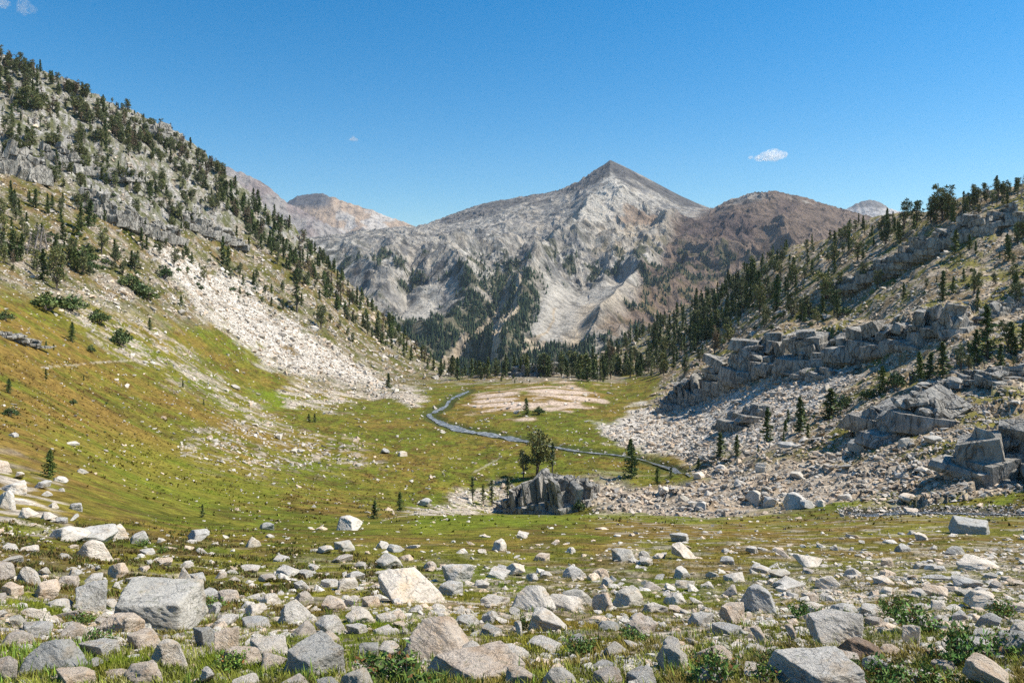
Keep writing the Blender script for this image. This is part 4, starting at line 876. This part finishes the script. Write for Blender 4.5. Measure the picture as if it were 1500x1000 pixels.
reg('brown', [pine(90+i, 3, .15, (.085, .068, .042), 40, .2, .3, .08, 16) for i in range(2)], 'crown', 'trunk', M_bark)
reg('dead', [dead(100+i) for i in range(3)], 'crown', 'trunk', M_dead)
reg('shrub', [krumm(120+i) for i in range(4)], 'foliage', 'stem', M_bark)
NAME = {'fir': 'fir_tree', 'bushy': 'fir_tree', 'thin': 'fir_tree', 'pine': 'pine_tree', 'round': 'pine_tree', 'brown': 'pine_tree', 'dead': 'dead_tree', 'shrub': 'conifer_shrub'}
CATG = {'fir': 'fir tree', 'bushy': 'fir tree', 'thin': 'fir tree', 'pine': 'pine tree', 'round': 'pine tree', 'brown': 'pine tree', 'dead': 'dead tree', 'shrub': 'shrub'}
GRP = {'fir': 'fir trees dotted over the valley', 'bushy': 'fir trees dotted over the valley', 'thin': 'fir trees dotted over the valley', 'pine': 'pine trees dotted over the valley', 'round': 'pine trees dotted over the valley', 'brown': 'pine trees dotted over the valley', 'dead': 'dead trees dotted over the valley', 'shrub': 'low conifer shrubs on the slopes'}
nt_ = [0]
def tree(px, row, hp, kind='fir', label=None, wide=1.0, group=None, P=None, lift=0):
    if P is None: P = lookup(px, row)[0][0]
    H_ = hp/F*P[1]; r = random.Random(nt_[0]*7+3); nt_[0] += 1; L = KIND[kind]; cm, tm, _, _ = L[r.randrange(len(L))]
    e = bpy.data.objects.new(NAME[kind], None); C.objects.link(e); e.location = (P[0], P[1], P[2]-.02*H_+lift*P[1]/F); e.rotation_euler = (r.gauss(0, .03), r.gauss(0, .04), r.uniform(0, 6.28))
    ww = H_*wide*r.uniform(.85, 1.15); e.scale = (ww, ww, H_)
    if cm: link('foliage' if kind == 'shrub' else 'crown', cm, e)
    link('stem' if kind == 'shrub' else 'trunk', tm, e)
    tag(e, label, CATG[kind], group or GRP[kind]); return e
T = tree
T(786, 697, 62, 'round', 'many-stemmed pine with pale upswept limbs on top of the dark bluff', 1.15, lift=4)
T(808, 694, 44, 'thin', 'narrow sparse pine just right of the many-stemmed one on the bluff', 1.4, lift=3)
T(768, 702, 44, 'pine', 'shorter leaning pine at the left rim of the dark bluff', 1.0, lift=2)
T(925, 700, 58, 'bushy', 'bushy dark green conical fir standing alone right of the dark bluff')
T(772, 609, 27, 'bushy', 'dark fir in the middle of the bare mound beyond the stream', 1.1)
T(790, 607, 13, 'shrub', 'low shrub beside the dark fir on the bare mound', 1.3)
T(692, 733, 36, 'thin', 'leftmost of the thin trees in the stony strip left of the bluff', 1.6)
T(708, 740, 30, 'thin', 'second thin tree in the stony strip left of the bluff', 1.6)
T(721, 742, 40, 'thin', 'tallest thin tree in the stony strip left of the bluff', 1.6)
T(744, 733, 36, 'thin', 'thin tree closest to the left foot of the bluff', 1.7)
T(584, 748, 28, 'bushy', 'small bushy fir on the meadow edge left of the thin trees')
T(547, 760, 28, 'fir', 'small dark fir at the left end of the meadow edge', 1.5)
T(297, 758, 20, 'fir', 'tiny lone fir on the green slope behind the foreground boulders', 1.5)
T(71, 700, 42, 'bushy', 'lone dark fir beside pale stones at the left edge')
T(846, 749, 20, 'shrub', 'bright green rounded shrub at the foot of the bluff', 1.3)
T(962, 709, 26, 'bushy', 'small fir just right of the bushy conical fir'); T(982, 700, 16, 'fir', 'smallest fir right of the bushy conical fir', 1.5)
T(1022, 686, 16, 'fir', 'tiny fir by the stream end', 1.6); T(1055, 668, 36, 'fir', 'slim fir left of the paired firs below the talus', 1.3); T(1080, 668, 32, 'fir', 'short fir between the slim fir and the tall firs', 1.4)
T(1123, 648, 52, 'fir', 'left one of the two tallest firs on the scree foot', 1.2); T(1150, 636, 22, 'bushy', 'low fir between the two tallest scree-foot firs'); T(1172, 632, 52, 'fir', 'right one of the two tallest firs on the scree foot', 1.3)
T(1183, 641, 22, 'fir', 'small fir in front of the right tall scree-foot fir', 1.4); T(1215, 613, 45, 'fir', 'spreading fir left of the rounded outcrop', 1.9); T(1237, 598, 22, 'shrub', 'shrub right of the spreading fir')
T(1447, 524, 78, 'fir', 'tallest dark fir on the right slope near the edge', 1.3); T(1430, 532, 50, 'fir', 'dark fir leaning against the tallest one on its left', 1.4); T(1482, 520, 48, 'fir', 'fir right of the tallest fir at the right edge', 1.3); T(1497, 512, 40, 'fir', 'fir cut by the right edge beside the tallest fir', 1.3)
T(1348, 560, 46, 'bushy', 'left fir of the green thicket above the rounded outcrop', .9); T(1380, 552, 52, 'fir', 'right fir of the green thicket above the rounded outcrop', 1.5); T(1362, 556, 40, 'fir', 'middle fir of the green thicket above the rounded outcrop', 1.6); T(1292, 575, 40, 'bushy', 'broad low fir left of the green thicket'); T(1312, 568, 26, 'shrub', 'shrub between the broad low fir and the thicket', 1.2); T(1270, 585, 18, 'shrub', 'lowest green shrub below the broad low fir', 1.3)
T(1216, 443, 46, 'round', 'round-crowned olive pine above the middle of the long cliff'); T(1136, 455, 54, 'bushy', 'dense columnar fir above the dark cliff', .75); T(1112, 462, 46, 'round', 'rounded pine left of the dense columnar fir', .8); T(1160, 465, 40, 'pine', 'sparse pine right of the dense columnar fir')
T(1380, 322, 52, 'round', 'biggest pine of the clump on the right skyline', .9); T(1368, 326, 42, 'pine', 'left pine of the big skyline clump', 1.3); T(1395, 320, 40, 'pine', 'right pine of the big skyline clump', 1.3)
T(1324, 336, 46, 'pine', 'tall pine left of the big skyline clump', 1.1); T(1341, 330, 38, 'pine', 'shorter pine between the tall one and the big skyline clump', 1.1)
T(1460, 284, 26, 'pine', 'lone flat-topped pine on the far right skyline'); T(1441, 288, 14, 'dead', 'bare snag left of the flat-topped skyline pine')
T(1380, 440, 44, 'fir', 'narrow fir standing above the right end of the long cliff', 1.2); T(1396, 430, 26, 'fir', 'smaller fir beside the narrow one above the long cliff', 1.3); T(1266, 414, 32, 'pine', 'pine at the foot of the upper cliff band'); T(1398, 372, 36, 'fir', 'fir growing under the right part of the upper cliff', 1.4)
T(1046, 520, 46, 'brown', 'brownish sparse pine on the left end of the right slope'); T(1068, 508, 38, 'pine', 'pine right of the brownish sparse pine'); T(1192, 552, 16, 'shrub', 'shrub on the talus under the long cliff', 1.3); T(1240, 462, 14, 'shrub', 'green shrub on the brink of the long cliff', 1.8)
T(890, 540, 42, 'brown', 'reddish brown dying pine at the valley rim', 1.1); T(812, 552, 40, 'dead', 'tall bare snag among the rim trees', .5)
for i, (px, row, h) in enumerate([(38, 372, 34), (48, 374, 48), (58, 370, 40), (70, 366, 36)]): T(px, row, h, 'dead', ['leftmost', 'tallest', 'third', 'rightmost'][i]+' bare tree in the leafless clump at the left edge', 1.5)
T(63, 412, 48, 'fir', 'dark narrow fir left of the biggest left-slope pine', 1.3); T(83, 425, 64, 'round', 'biggest pine on the left slope, with a broad dark crown', .6); T(70, 455, 30, 'shrub', 'wide dark thicket below the biggest left-slope pine', 1.9); T(106, 455, 26, 'shrub', 'dark shrub right of the wide thicket', 1.5)
T(149, 372, 44, 'pine', 'ragged pine standing on pale talus left of centre slope'); T(118, 338, 42, 'fir', 'left of two close firs under the fluted cliff', 1.3); T(129, 332, 40, 'fir', 'right of two close firs under the fluted cliff', 1.2)
T(104, 501, 30, 'bushy', 'small dense fir on the grass below the talus', .8); T(134, 516, 12, 'shrub', 'tiny dark bush in the grass right of the dense fir'); T(178, 506, 28, 'shrub', 'bushy green clump at the lower talus edge', 1.25); T(145, 474, 24, 'shrub', 'shrub clump on the talus above the bushy green clump', 1.3)
T(220, 483, 17, 'bushy', 'small cone-shaped bush on the talus'); T(188, 421, 22, 'shrub', 'upper end of the dark strip of shrubs across the talus', 1.5); T(203, 431, 20, 'shrub', 'middle of the dark strip of shrubs across the talus', 1.7); T(218, 440, 18, 'shrub', 'lower end of the dark strip of shrubs across the talus', 1.6)
T(120, 385, 26, 'shrub', 'green shrub left of the ragged pine', 1.6); T(130, 396, 18, 'shrub', 'lower green shrub under the ragged pine', 1.6); T(240, 408, 22, 'shrub', 'dark bush at the top of the main talus chute', 1.2); T(266, 448, 16, 'bushy', 'single small fir beside the main talus chute')
T(232, 378, 26, 'pine', 'small pine above the dark talus bush'); T(255, 392, 32, 'pine', 'pine right of the small pine above the talus bush'); T(327, 388, 42, 'fir', 'left slender fir on the upper talus', .9); T(333, 398, 38, 'fir', 'right slender fir on the upper talus', .9); T(352, 407, 24, 'pine', 'short pine right of the slender firs')
T(436, 457, 58, 'thin', 'tall narrow pine on the far talus', 1.4); T(470, 482, 36, 'round', 'round pine right of the tall narrow one', .8); T(5, 352, 40, 'pine', 'pine cut by the left edge beside the leafless clump'); T(8, 470, 18, 'shrub', 'bush at the left edge in the grass', 1.2)
T(13, 576, 22, 'bushy', 'small fir at the left edge of the grass slope'); T(15, 610, 16, 'shrub', 'low shrub under the small left-edge fir', 1.6); T(67, 556, 16, 'fir', 'tiny fir beside the trail on the grass slope', 1.6); T(570, 568, 22, 'fir', 'small fir where the talus meets the meadow', 1.3)
T(453, 618, 13, 'fir', 'left of two tiny firs above the rock-strewn meadow', 1.5); T(461, 619, 14, 'fir', 'right of two tiny firs above the rock-strewn meadow', 1.5); T(108, 592, 9, 'shrub', 'tiny bush on the orange grass', 1.4)
T(205, 432, 12, 'shrub', 'small bush beside the dark strip of shrubs', 1.5); T(20, 390, 26, 'brown', 'rusty brown dying tree at the left edge', 1.0); T(262, 355, 26, 'brown', 'rusty red dying tree under the fluted cliff', .7)
n_manual = nt_[0]
# further trees by area: (polygon, count, min height m, max height m, kinds, phrase)
AREAS = [
 ([(-30,70),(0,72),(90,122),(190,160),(250,195),(330,252),(330,300),(250,250),(180,215),(100,180),(0,150),(-30,150)], 500, 2.5, 9.5, ['pine','pine','round','brown','fir'], 'on the crest of the left ridge'),
 ([(0,150),(180,215),(330,300),(400,350),(420,390),(300,350),(150,300),(0,240)], 300, 3.5, 8, ['pine','fir','round','dead','shrub'], 'on the cliffs of the left hillside'),
 ([(320,245),(400,305),(470,372),(520,418),(575,470),(640,525),(640,552),(560,505),(480,450),(400,385),(330,310)], 330, 5, 10, ['fir','fir','pine','bushy','brown'], 'along the lower skyline of the left ridge'),
 ([(0,280),(120,300),(260,360),(400,420),(520,490),(560,520),(400,450),(250,420),(100,400),(0,400)], 200, 3, 8, ['pine','fir','shrub','shrub','fir','pine'], 'scattered over the left talus slope'),
 ([(0,560),(60,480),(240,540),(420,590),(300,640),(100,660)], 14, .8, 2, ['shrub','fir'], 'in the grass of the left slope'),
 ([(642,542),(700,540),(800,540),(900,532),(955,540),(950,552),(880,560),(780,554),(700,556),(645,558)], 150, 6, 13, ['fir','pine','fir','thin','fir','pine'], 'on the valley rim beyond the meadow'),
 ([(835,530),(950,482),(1045,430),(1100,400),(1130,420),(1080,470),(1030,505),(1000,540),(960,556),(900,556),(850,545)], 300, 6, 12, ['fir','fir','fir','thin','pine'], 'in the dark forest on the lower right slope'),
 ([(1060,415),(1130,372),(1210,350),(1330,330),(1320,360),(1230,410),(1150,440),(1060,460)], 110, 4, 9, ['fir','pine','pine','thin','fir'], 'on the upper left part of the right slope'),
 ([(1230,335),(1330,318),(1400,296),(1510,270),(1510,290),(1400,325),(1300,345),(1230,355)], 90, 3, 7, ['pine','fir','thin','dead','pine'], 'along the right skyline'),
 ([(1000,470),(1120,440),(1200,460),(1300,455),(1300,470),(1110,490),(1040,520),(1000,560)], 60, 4, 9, ['pine','fir','shrub','pine'], 'above the long grey cliff'),
 ([(1250,430),(1350,400),(1450,350),(1510,330),(1510,560),(1380,540),(1430,470),(1350,445)], 50, 2, 6, ['fir','shrub','pine','fir'], 'scattered over the rocky right slope'),
 ([(1040,660),(1200,600),(1300,560),(1300,585),(1200,640),(1100,680)], 12, 1, 3, ['shrub','fir'], 'at the foot of the right scree'),
 ([(660,545),(850,535),(900,560),(820,562),(720,560)], 40, 1, 3, ['shrub','bushy'], 'low on the valley rim'),
]
cand = []
g = np.random.default_rng(404)
for poly, n, h0, h1, kinds, phrase in AREAS:
    xs = [p[0] for p in poly]; ys = [p[1] for p in poly]; got = 0
    while got < n:
        k = 400; px = g.uniform(min(xs), max(xs), k); row = g.uniform(min(ys), max(ys), k); m = inpoly(px, row, poly)
        px = px[m]; row = row[m]; P, ci, jj, ok = lookup(px, row); cl = fbm(P[:, 0]/22, P[:, 1]/22, 3, 505)
        for i in range(len(px)):
            if not ok[i] or P[i, 1] > 690 or got >= n or g.random() > .25+.75*float(cl[i] > -.02): continue
            if any(inpoly(px[i:i+1], row[i:i+1], q)[0] for q in ([(1105,490),(1220,474),(1420,444),(1420,490),(1290,517),(1105,548)],)): continue
            kd = kinds[g.integers(len(kinds))]; h = g.uniform(h0, h1)*(.28 if kd == 'shrub' else 1)*(g.uniform(.45, 1) if g.random() < .4 else 1); cand.append((h/P[i, 1]*F, h, P[i], px[i], row[i], kd, phrase)); got += 1
cand.sort(key=lambda c: -c[0])
nind = 300-n_manual
for hp, h, P, px, row, kd, phrase in cand[:nind]:
    what = {'fir': 'narrow dark fir', 'bushy': 'full dark fir', 'thin': 'thin spire-like fir', 'pine': 'open-crowned pine', 'round': 'round-crowned pine', 'brown': 'brownish dying pine', 'dead': 'bare grey snag', 'shrub': 'low green conifer shrub'}[kd]
    tree(px, row, hp, kd, f'{what}, one of several alike {phrase}', 1.15, f"{what.split()[-1]}s {phrase}", P=P)
so = Soup()
for hp, h, P, px, row, kd, phrase in cand[nind:]:
    L = KIND[kd]; _, _, cr, tr = L[int(g.integers(len(L)))]
    a = g.uniform(0, 6.28); Rz = rotz(a); wd = h*1.2
    tint = g.uniform(.75, 1.35)
    if cr is not None:
        v, f, c = cr; nqd = len(v)//4; step = 1 if hp > 16 else 2; idx = np.arange(0, nqd, step); q = v.reshape(-1, 4, 3)[idx]; ctr = q.mean(1, keepdims=True); q = ctr+(q-ctr)*(1.0 if step == 1 else 1.5)
        i4 = np.arange(len(idx))[:, None]*4; so.add((q.reshape(-1, 3)*[wd, wd, h])@Rz.T+P-[0, 0, .03*h], np.concatenate([i4+np.array([[0, 1, 2]]), i4+np.array([[0, 2, 3]])]), np.repeat(c.reshape(-1, 4, 3)[idx, 0], 4, 0)*tint)
    v, f = tr; so.add((v*[wd, wd, h])@Rz.T+P-[0, 0, .03*h], f, np.array([.20, .17, .145]) if kd == 'dead' else np.array([.09, .075, .06]))
tag(link('distant_trees', so.mesh('distant_trees', M_leaf)), 'many small conifers spread over both hillsides and the rim', 'distant trees', kind='stuff')
# forest on the far mountain
so = Soup(); g = np.random.default_rng(9); px = g.uniform(500, 1130, 60000); row = g.uniform(370, 560, 60000)
ci = np.clip(np.interp(px, mPX, np.arange(len(mPX))).round().astype(int), 0, len(mPX)-1); jj = np.zeros(len(px), int)
for s in range(0, len(px), 5000): jj[s:s+5000] = (mMROW[ci[s:s+5000]] > row[s:s+5000, None]).sum(1)
jj = np.clip(jj, 0, len(mLV)-1); keep = g.random(len(px)) < np.clip(forest_m[ci, jj]*1.0*sstep(-.2, .2, nC[ci, jj]+.12), 0, 1)*.5; ci = ci[keep]; jj = jj[keep]
n = len(ci); B = np.stack([mX[ci, jj]+g.normal(0, 3, n), mY[ci, jj], mZ[ci, jj]], 1); h = g.uniform(6, 14, n); nk = 5
t = np.arange(nk)*2*np.pi/nk; ring = np.stack([np.cos(t)*.22, np.sin(t)*.22, np.full(nk, .05)], 1); cone = np.concatenate([ring, [[0, 0, 1]]])
Vc = cone[None]*h[:, None, None]*g.uniform(.8, 1.3, (n, 6, 1))+B[:, None]; fc = np.array([[k, (k+1) % nk, nk] for k in range(nk)])
Fc = (fc[None]+(np.arange(n)*6)[:, None, None]).reshape(-1, 3)
fcol = np.array([.04, .062, .03])[None]*g.uniform(.6, 1.5, (n, 1)); so.add(Vc.reshape(-1, 3), Fc, np.repeat(fcol, 6, 0))
tag(link('mountain_forest', so.mesh('mountain_forest', M_leaf)), 'dark conifer forest covering the lower faces of the main mountain', 'forest', kind='stuff')

# ---------------------------------------------------------------- water
def strip_mesh(name, line, mat, zup, label):
    P = []; 
    ln = np.array(line, float); t = np.linspace(0, len(ln)-1, len(ln)*8); cx = np.interp(t, np.arange(len(ln)), ln[:, 0]); cr = np.interp(t, np.arange(len(ln)), ln[:, 1]); wd = np.interp(t, np.arange(len(ln)), ln[:, 2])
    k = np.ones(7)/7; cx = np.convolve(np.pad(cx, 3, 'edge'), k, 'valid'); cr = np.convolve(np.pad(cr, 3, 'edge'), k, 'valid')
    V = []
    tx = np.gradient(cx); tr_ = np.gradient(cr)*2.2; L = np.hypot(tx, tr_); nx = -tr_/L; nr = tx/L/2.2
    nn = perlin(t*1.7, t*0+.3, 3)*.7+perlin(t*5, t*0+.3, 4)*.5+1
    for s in np.linspace(-1, 1, 5):
        ppx = cx+nx*wd*s*.5*nn; prr = cr+nr*wd*s*.66*nn
        Dm = np.exp(np.array([np.interp(-r, -np.minimum.accumulate(ROW0[int(np.argmin(abs(PXc-a)))]), LVc) for a, r in zip(ppx, prr)]))
        V.append(np.stack([(ppx-CX)/F*Dm, Dm, Dm*0], 1))
    V = np.array(V); zc = np.array([groundz(V[2, i, 0], V[2, i, 1]) for i in range(V.shape[1])]); zc = np.convolve(np.pad(zc, 4, 'edge'), np.ones(9)/9, 'valid')
    V[..., 2] = zc[None]+zup
    tag(link(name, make_mesh(name, V.reshape(-1, 3), gridfaces(5, V.shape[1]), mat, True)), label, kind='structure')
strip_mesh('stream_water', STREAM, M_water, .22, None)
strip_mesh('creek_water', CREEK, M_foam, .09, None)

# ---------------------------------------------------------------- grass, heather, leafy shrubs near the camera
grassm = np.clip((1-rockm*1.3), 0, 1)
def tufts(n, box, dens, seed, hmin, hmax, colf, name, label, cat, blades=9, lean=1.0, wid=.11):
    P, ci, jj, px, row = scatter(n, box, dens, seed); g = np.random.default_rng(seed); n = len(P)
    if n == 0: return
    H_ = g.uniform(hmin, hmax, n)*np.interp(P[:, 1], [4, 15, 60], [1, 1.25, 2.4]); base = np.repeat(P, blades, 0); Hh = np.repeat(H_, blades)*g.uniform(.6, 1.2, n*blades)
    base = base+np.stack([g.normal(0, .35, n*blades)*Hh, g.normal(0, .35, n*blades)*Hh, -.03*Hh], 1); az = g.uniform(0, 6.28, n*blades); ln_ = g.uniform(.05, lean, n*blades)*Hh
    d = np.stack([np.cos(az), np.sin(az), az*0], 1); sd = np.stack([-np.sin(az), np.cos(az), az*0], 1)*(Hh*wid*.5)[:, None]
    mid = base+d*(ln_*.4)[:, None]+np.array([0, 0, 1])*(Hh*.6)[:, None]; tip = base+d*ln_[:, None]+np.array([0, 0, 1])*Hh[:, None]
    V = np.stack([base-sd, base+sd, mid+sd*.8, tip, mid-sd*.8], 1).reshape(-1, 3); i = np.arange(n*blades)[:, None]*5
    Fc = np.concatenate([i+np.array([[0, 1, 2]]), i+np.array([[0, 2, 4]]), i+np.array([[4, 2, 3]])])
    c = colf(grid_at(COL.reshape(COL.shape), ci, jj), g, n); c = np.repeat(c, blades, 0)*g.uniform(.7, 1.35, (n*blades, 1))
    tag(link(name, make_mesh(name, V, Fc, M_grass, False, {'Col': np.repeat(c, 5, 0)})), label, cat, kind='stuff')
near_g = (Y < 70)*sstep(70, 35, Y)
nh = fbm(X/1.6, Y/1.6, 4, 301)
tufts(120000, (-300, 760, 1800, 1150), grassm*near_g*np.clip(.75+nh, .2, 1), 31, .022, .06, lambda c, g, n: np.where(c.max(1)[:, None] > .22, np.array([[.13, .13, .03]]), c)*np.array([[1.6, 1.7, 1.1]])*g.uniform(.7, 1.3, (n, 1)), 'meadow_grass', 'short green and straw coloured grass between the foreground stones', 'grass')
tufts(13000, (-300, 830, 1800, 1150), near_g*sstep(.22, .42, fbm(X/1.3, Y/1.3, 3, 302))*sstep(830, 880, ROW0)*.6, 32, .05, .11, lambda c, g, n: np.array([[.13, .20, .035]])*g.uniform(.6, 1.5, (n, 1)), 'lush_grass', 'taller bright green grass in pockets between foreground boulders', 'grass', 8, .5, .09)
tufts(26000, (-60, 765, 640, 960), near_g*sstep(-.02, .22, nh)*polymask(PXg, ROW0, [(-60,750),(300,775),(640,830),(560,880),(200,880),(-60,860)], 20), 33, .04, .08, lambda c, g, n: np.where(g.random((n, 1)) < .5, np.array([[.12, .12, .028]]), np.array([[.16, .10, .035]]))*g.uniform(.7, 1.4, (n, 1)), 'heather', 'low dark olive heather mats between boulders on the left', 'heather', 9, .8, .25)
tufts(60000, (-60, 520, 1560, 790), np.clip((1-rockm*1.4)*(Y > 45)*(Y < 470)*(.12+.9*sstep(-.1, .3, n_c))*sstep(45, 110, Y), 0, 1)*(1-wet), 34, .035, .10, lambda c, g, n: c*np.where(g.random((n, 1)) < .35, np.array([[.8, .65, .8]]), np.array([[1.25, 1.4, 1.1]]))*g.uniform(.6, 1.4, (n, 1)), 'meadow_tussocks', 'tussocks of sedge and grass mottling the meadow and lower slopes', 'grass', 5, 1.2, .5)
def leafy(seed, n=520, flowers=0):
    g = np.random.default_rng(seed); az = g.uniform(0, 6.28, 26); so = Soup(); PP = []
    for a in az:
        r = g.random()**.6*.5; tip = np.array([math.cos(a)*r, math.sin(a)*r, g.uniform(.45, 1)*(1-.7*r)]); b = tip*[.35, .35, 0]; so.add(*tube([b-[0, 0, .05], (b+tip)/2, tip], [.008, .006, .003], 3))
        for t in g.uniform(.25, 1, n//26): PP.append(b+(tip-b)*t+g.normal(0, .05, 3))
    PP = np.array(PP); d = g.normal(0, .6, PP.shape); d[:, 2] = np.abs(d[:, 2])+.6
    V, Fc, c = sprays(PP, np.full(len(PP), .042), g, np.array((.06, .105, .022)), dirs=d, elong=2.4)
    rd = np.repeat(g.random(len(PP)) < .12, 4); c[rd] = np.array([.20, .09, .03])
    return make_mesh('foliage', V, Fc, M_leaf, False, {'Col': c}), make_mesh('stems', np.concatenate(so.v), np.concatenate(so.f), M_bark)
LS = [leafy(500+i, 620) for i in range(5)]
BUSH = [(592,1002,150,46,'wide leafy green shrub at the bottom edge in front of the large cracked boulder'),(848,962,62,32,'small leafy shrub below the bright twin-peaked boulder'),(1045,1000,90,48,'leafy shrub at the bottom edge right of the white-topped grey boulder'),(1408,975,120,56,'biggest leafy shrub, in front of the right corner boulders'),(1345,928,80,44,'leafy shrub behind the upright pale block'),(1320,905,70,34,'low reddish-tinged shrub on the right bench'),(335,985,60,34,'leafy shrub at the bottom left next to the pinkish boulder'),(1120,1000,60,30,'low green shrub left of the broad bottom-edge boulder'),
 (766,925,26,26,'tiny shrub left of the bright twin-peaked boulder'),(930,940,50,24,'green herb clump right of the bright twin-peaked boulder'),(1180,905,60,26,'green herbs above the big sloping white boulder'),(1130,975,46,26,'dark green shrub left of the big sloping white boulder'),(1470,905,50,26,'shrub near the right edge below the pale slab'),(1300,1005,80,40,'shrub at the bottom edge right of the broad pale boulder'),(150,945,60,26,'bright green tuft plant in the left boulder pile'),(120,915,46,22,'green plants behind the left boulder pile'),(208,800,24,12,'small green bush beside the white boulders on the left'),(238,810,20,10,'second small green bush beside the white boulders on the left'),(310,895,40,20,'green plants right of the huge flat-topped boulder'),(1475,960,60,40,'shrub cut by the right edge between two corner boulders'),(1370,1005,70,36,'leafy shrub at the bottom edge left of the corner boulder'),(1250,990,40,26,'shrub poking out beside the brown slab')]
for i, (px, row, wp, hp, lab) in enumerate(BUSH):
    P = lookup(px, row)[0][0]; m_ = P[1]/F; e = bpy.data.objects.new('leafy_shrub', None); C.objects.link(e); e.location = P; e.rotation_euler = (0, 0, i*1.3); e.scale = (wp*m_*1.0, wp*m_*.7 if wp > hp*2 else wp*m_, hp*m_*1.25)
    link('foliage', LS[i % 5][0], e); link('stems', LS[i % 5][1], e); tag(e, lab, 'shrub', 'leafy shrubs in the foreground')

# ---------------------------------------------------------------- clouds and air
def cloud(px, row, D, wpx, hpx, seed, label, dens):
    g = np.random.default_rng(seed); so = Soup(); m_ = D/F
    for i in range(26):
        u = g.normal(0, .22); s = max(.10, .30*(1-abs(u)*1.6))*g.uniform(.6, 1.2); v, f = ICO[3]
        vv = v*(1+.25*n3(v, 2.2, seed+i)+.12*n3(v, 5.5, seed+i+50))[:, None]
        so.add(vv*np.array([s*wpx*.75, s*wpx*.6, s*hpx*1.5])*m_+np.array([u*wpx*m_, g.normal(0, .15)*wpx*m_, (s-.3+g.normal(0, .05))*hpx*m_*.8]), f)
    m = Mat('cloud'); t = m.t; t.nodes.remove(m.b); pv = m.n('ShaderNodeVolumePrincipled'); pv.inputs['Color'].default_value = (1, 1, 1, 1); pv.inputs['Anisotropy'].default_value = .6
    nz = m.noise(m.pos(), 9/(wpx*m_), 7, .7); d = m.ramp(nz, [(.40, 0.0), (.78, 1.0)]); m.l(m.math('MULTIPLY', d, dens/(hpx*m_)), pv.inputs['Density']); t.links.new(pv.outputs[0], t.nodes['Material Output'].inputs['Volume'])
    o = link('cloud', so.mesh('cloud', m.m, True)); o.location = ((px-CX)*m_, D, (HZ-row)*m_); tag(o, label, 'cloud', 'small clouds'); return o
cloud(1130, 228, 8500, 52, 17, 1, 'small bright puffy cloud alone in the sky right of the peak', 6)
cloud(36, 10, 7000, 34, 22, 2, 'faint wispy cloud near the top left corner', 3)
cloud(2, 3, 7000, 26, 18, 3, 'faint cloud scrap cut by the top left corner', 5)
cloud(518, 204, 8500, 16, 7, 4, 'tiny faint cloud left of the peak', 3)
bm = bmesh.new(); bmesh.ops.create_cube(bm, size=1); hme = bpy.data.meshes.new('haze'); bm.to_mesh(hme); bm.free()
hz = link('haze', hme); z0, z1 = -1100., 1150.; hz.scale = (13000, 8300, z1-z0); hz.location = (0, 8300/2-1800, (z0+z1)/2)
m = Mat('haze'); t = m.t; t.nodes.remove(m.b); pv = m.n('ShaderNodeVolumePrincipled'); pv.inputs['Color'].default_value = (.62, .78, 1, 1); pv.inputs['Density'].default_value = 3e-5; pv.inputs['Anisotropy'].default_value = .2
t.links.new(pv.outputs[0], t.nodes['Material Output'].inputs['Volume']); hme.materials.append(m.m); tag(hz, kind='stuff')
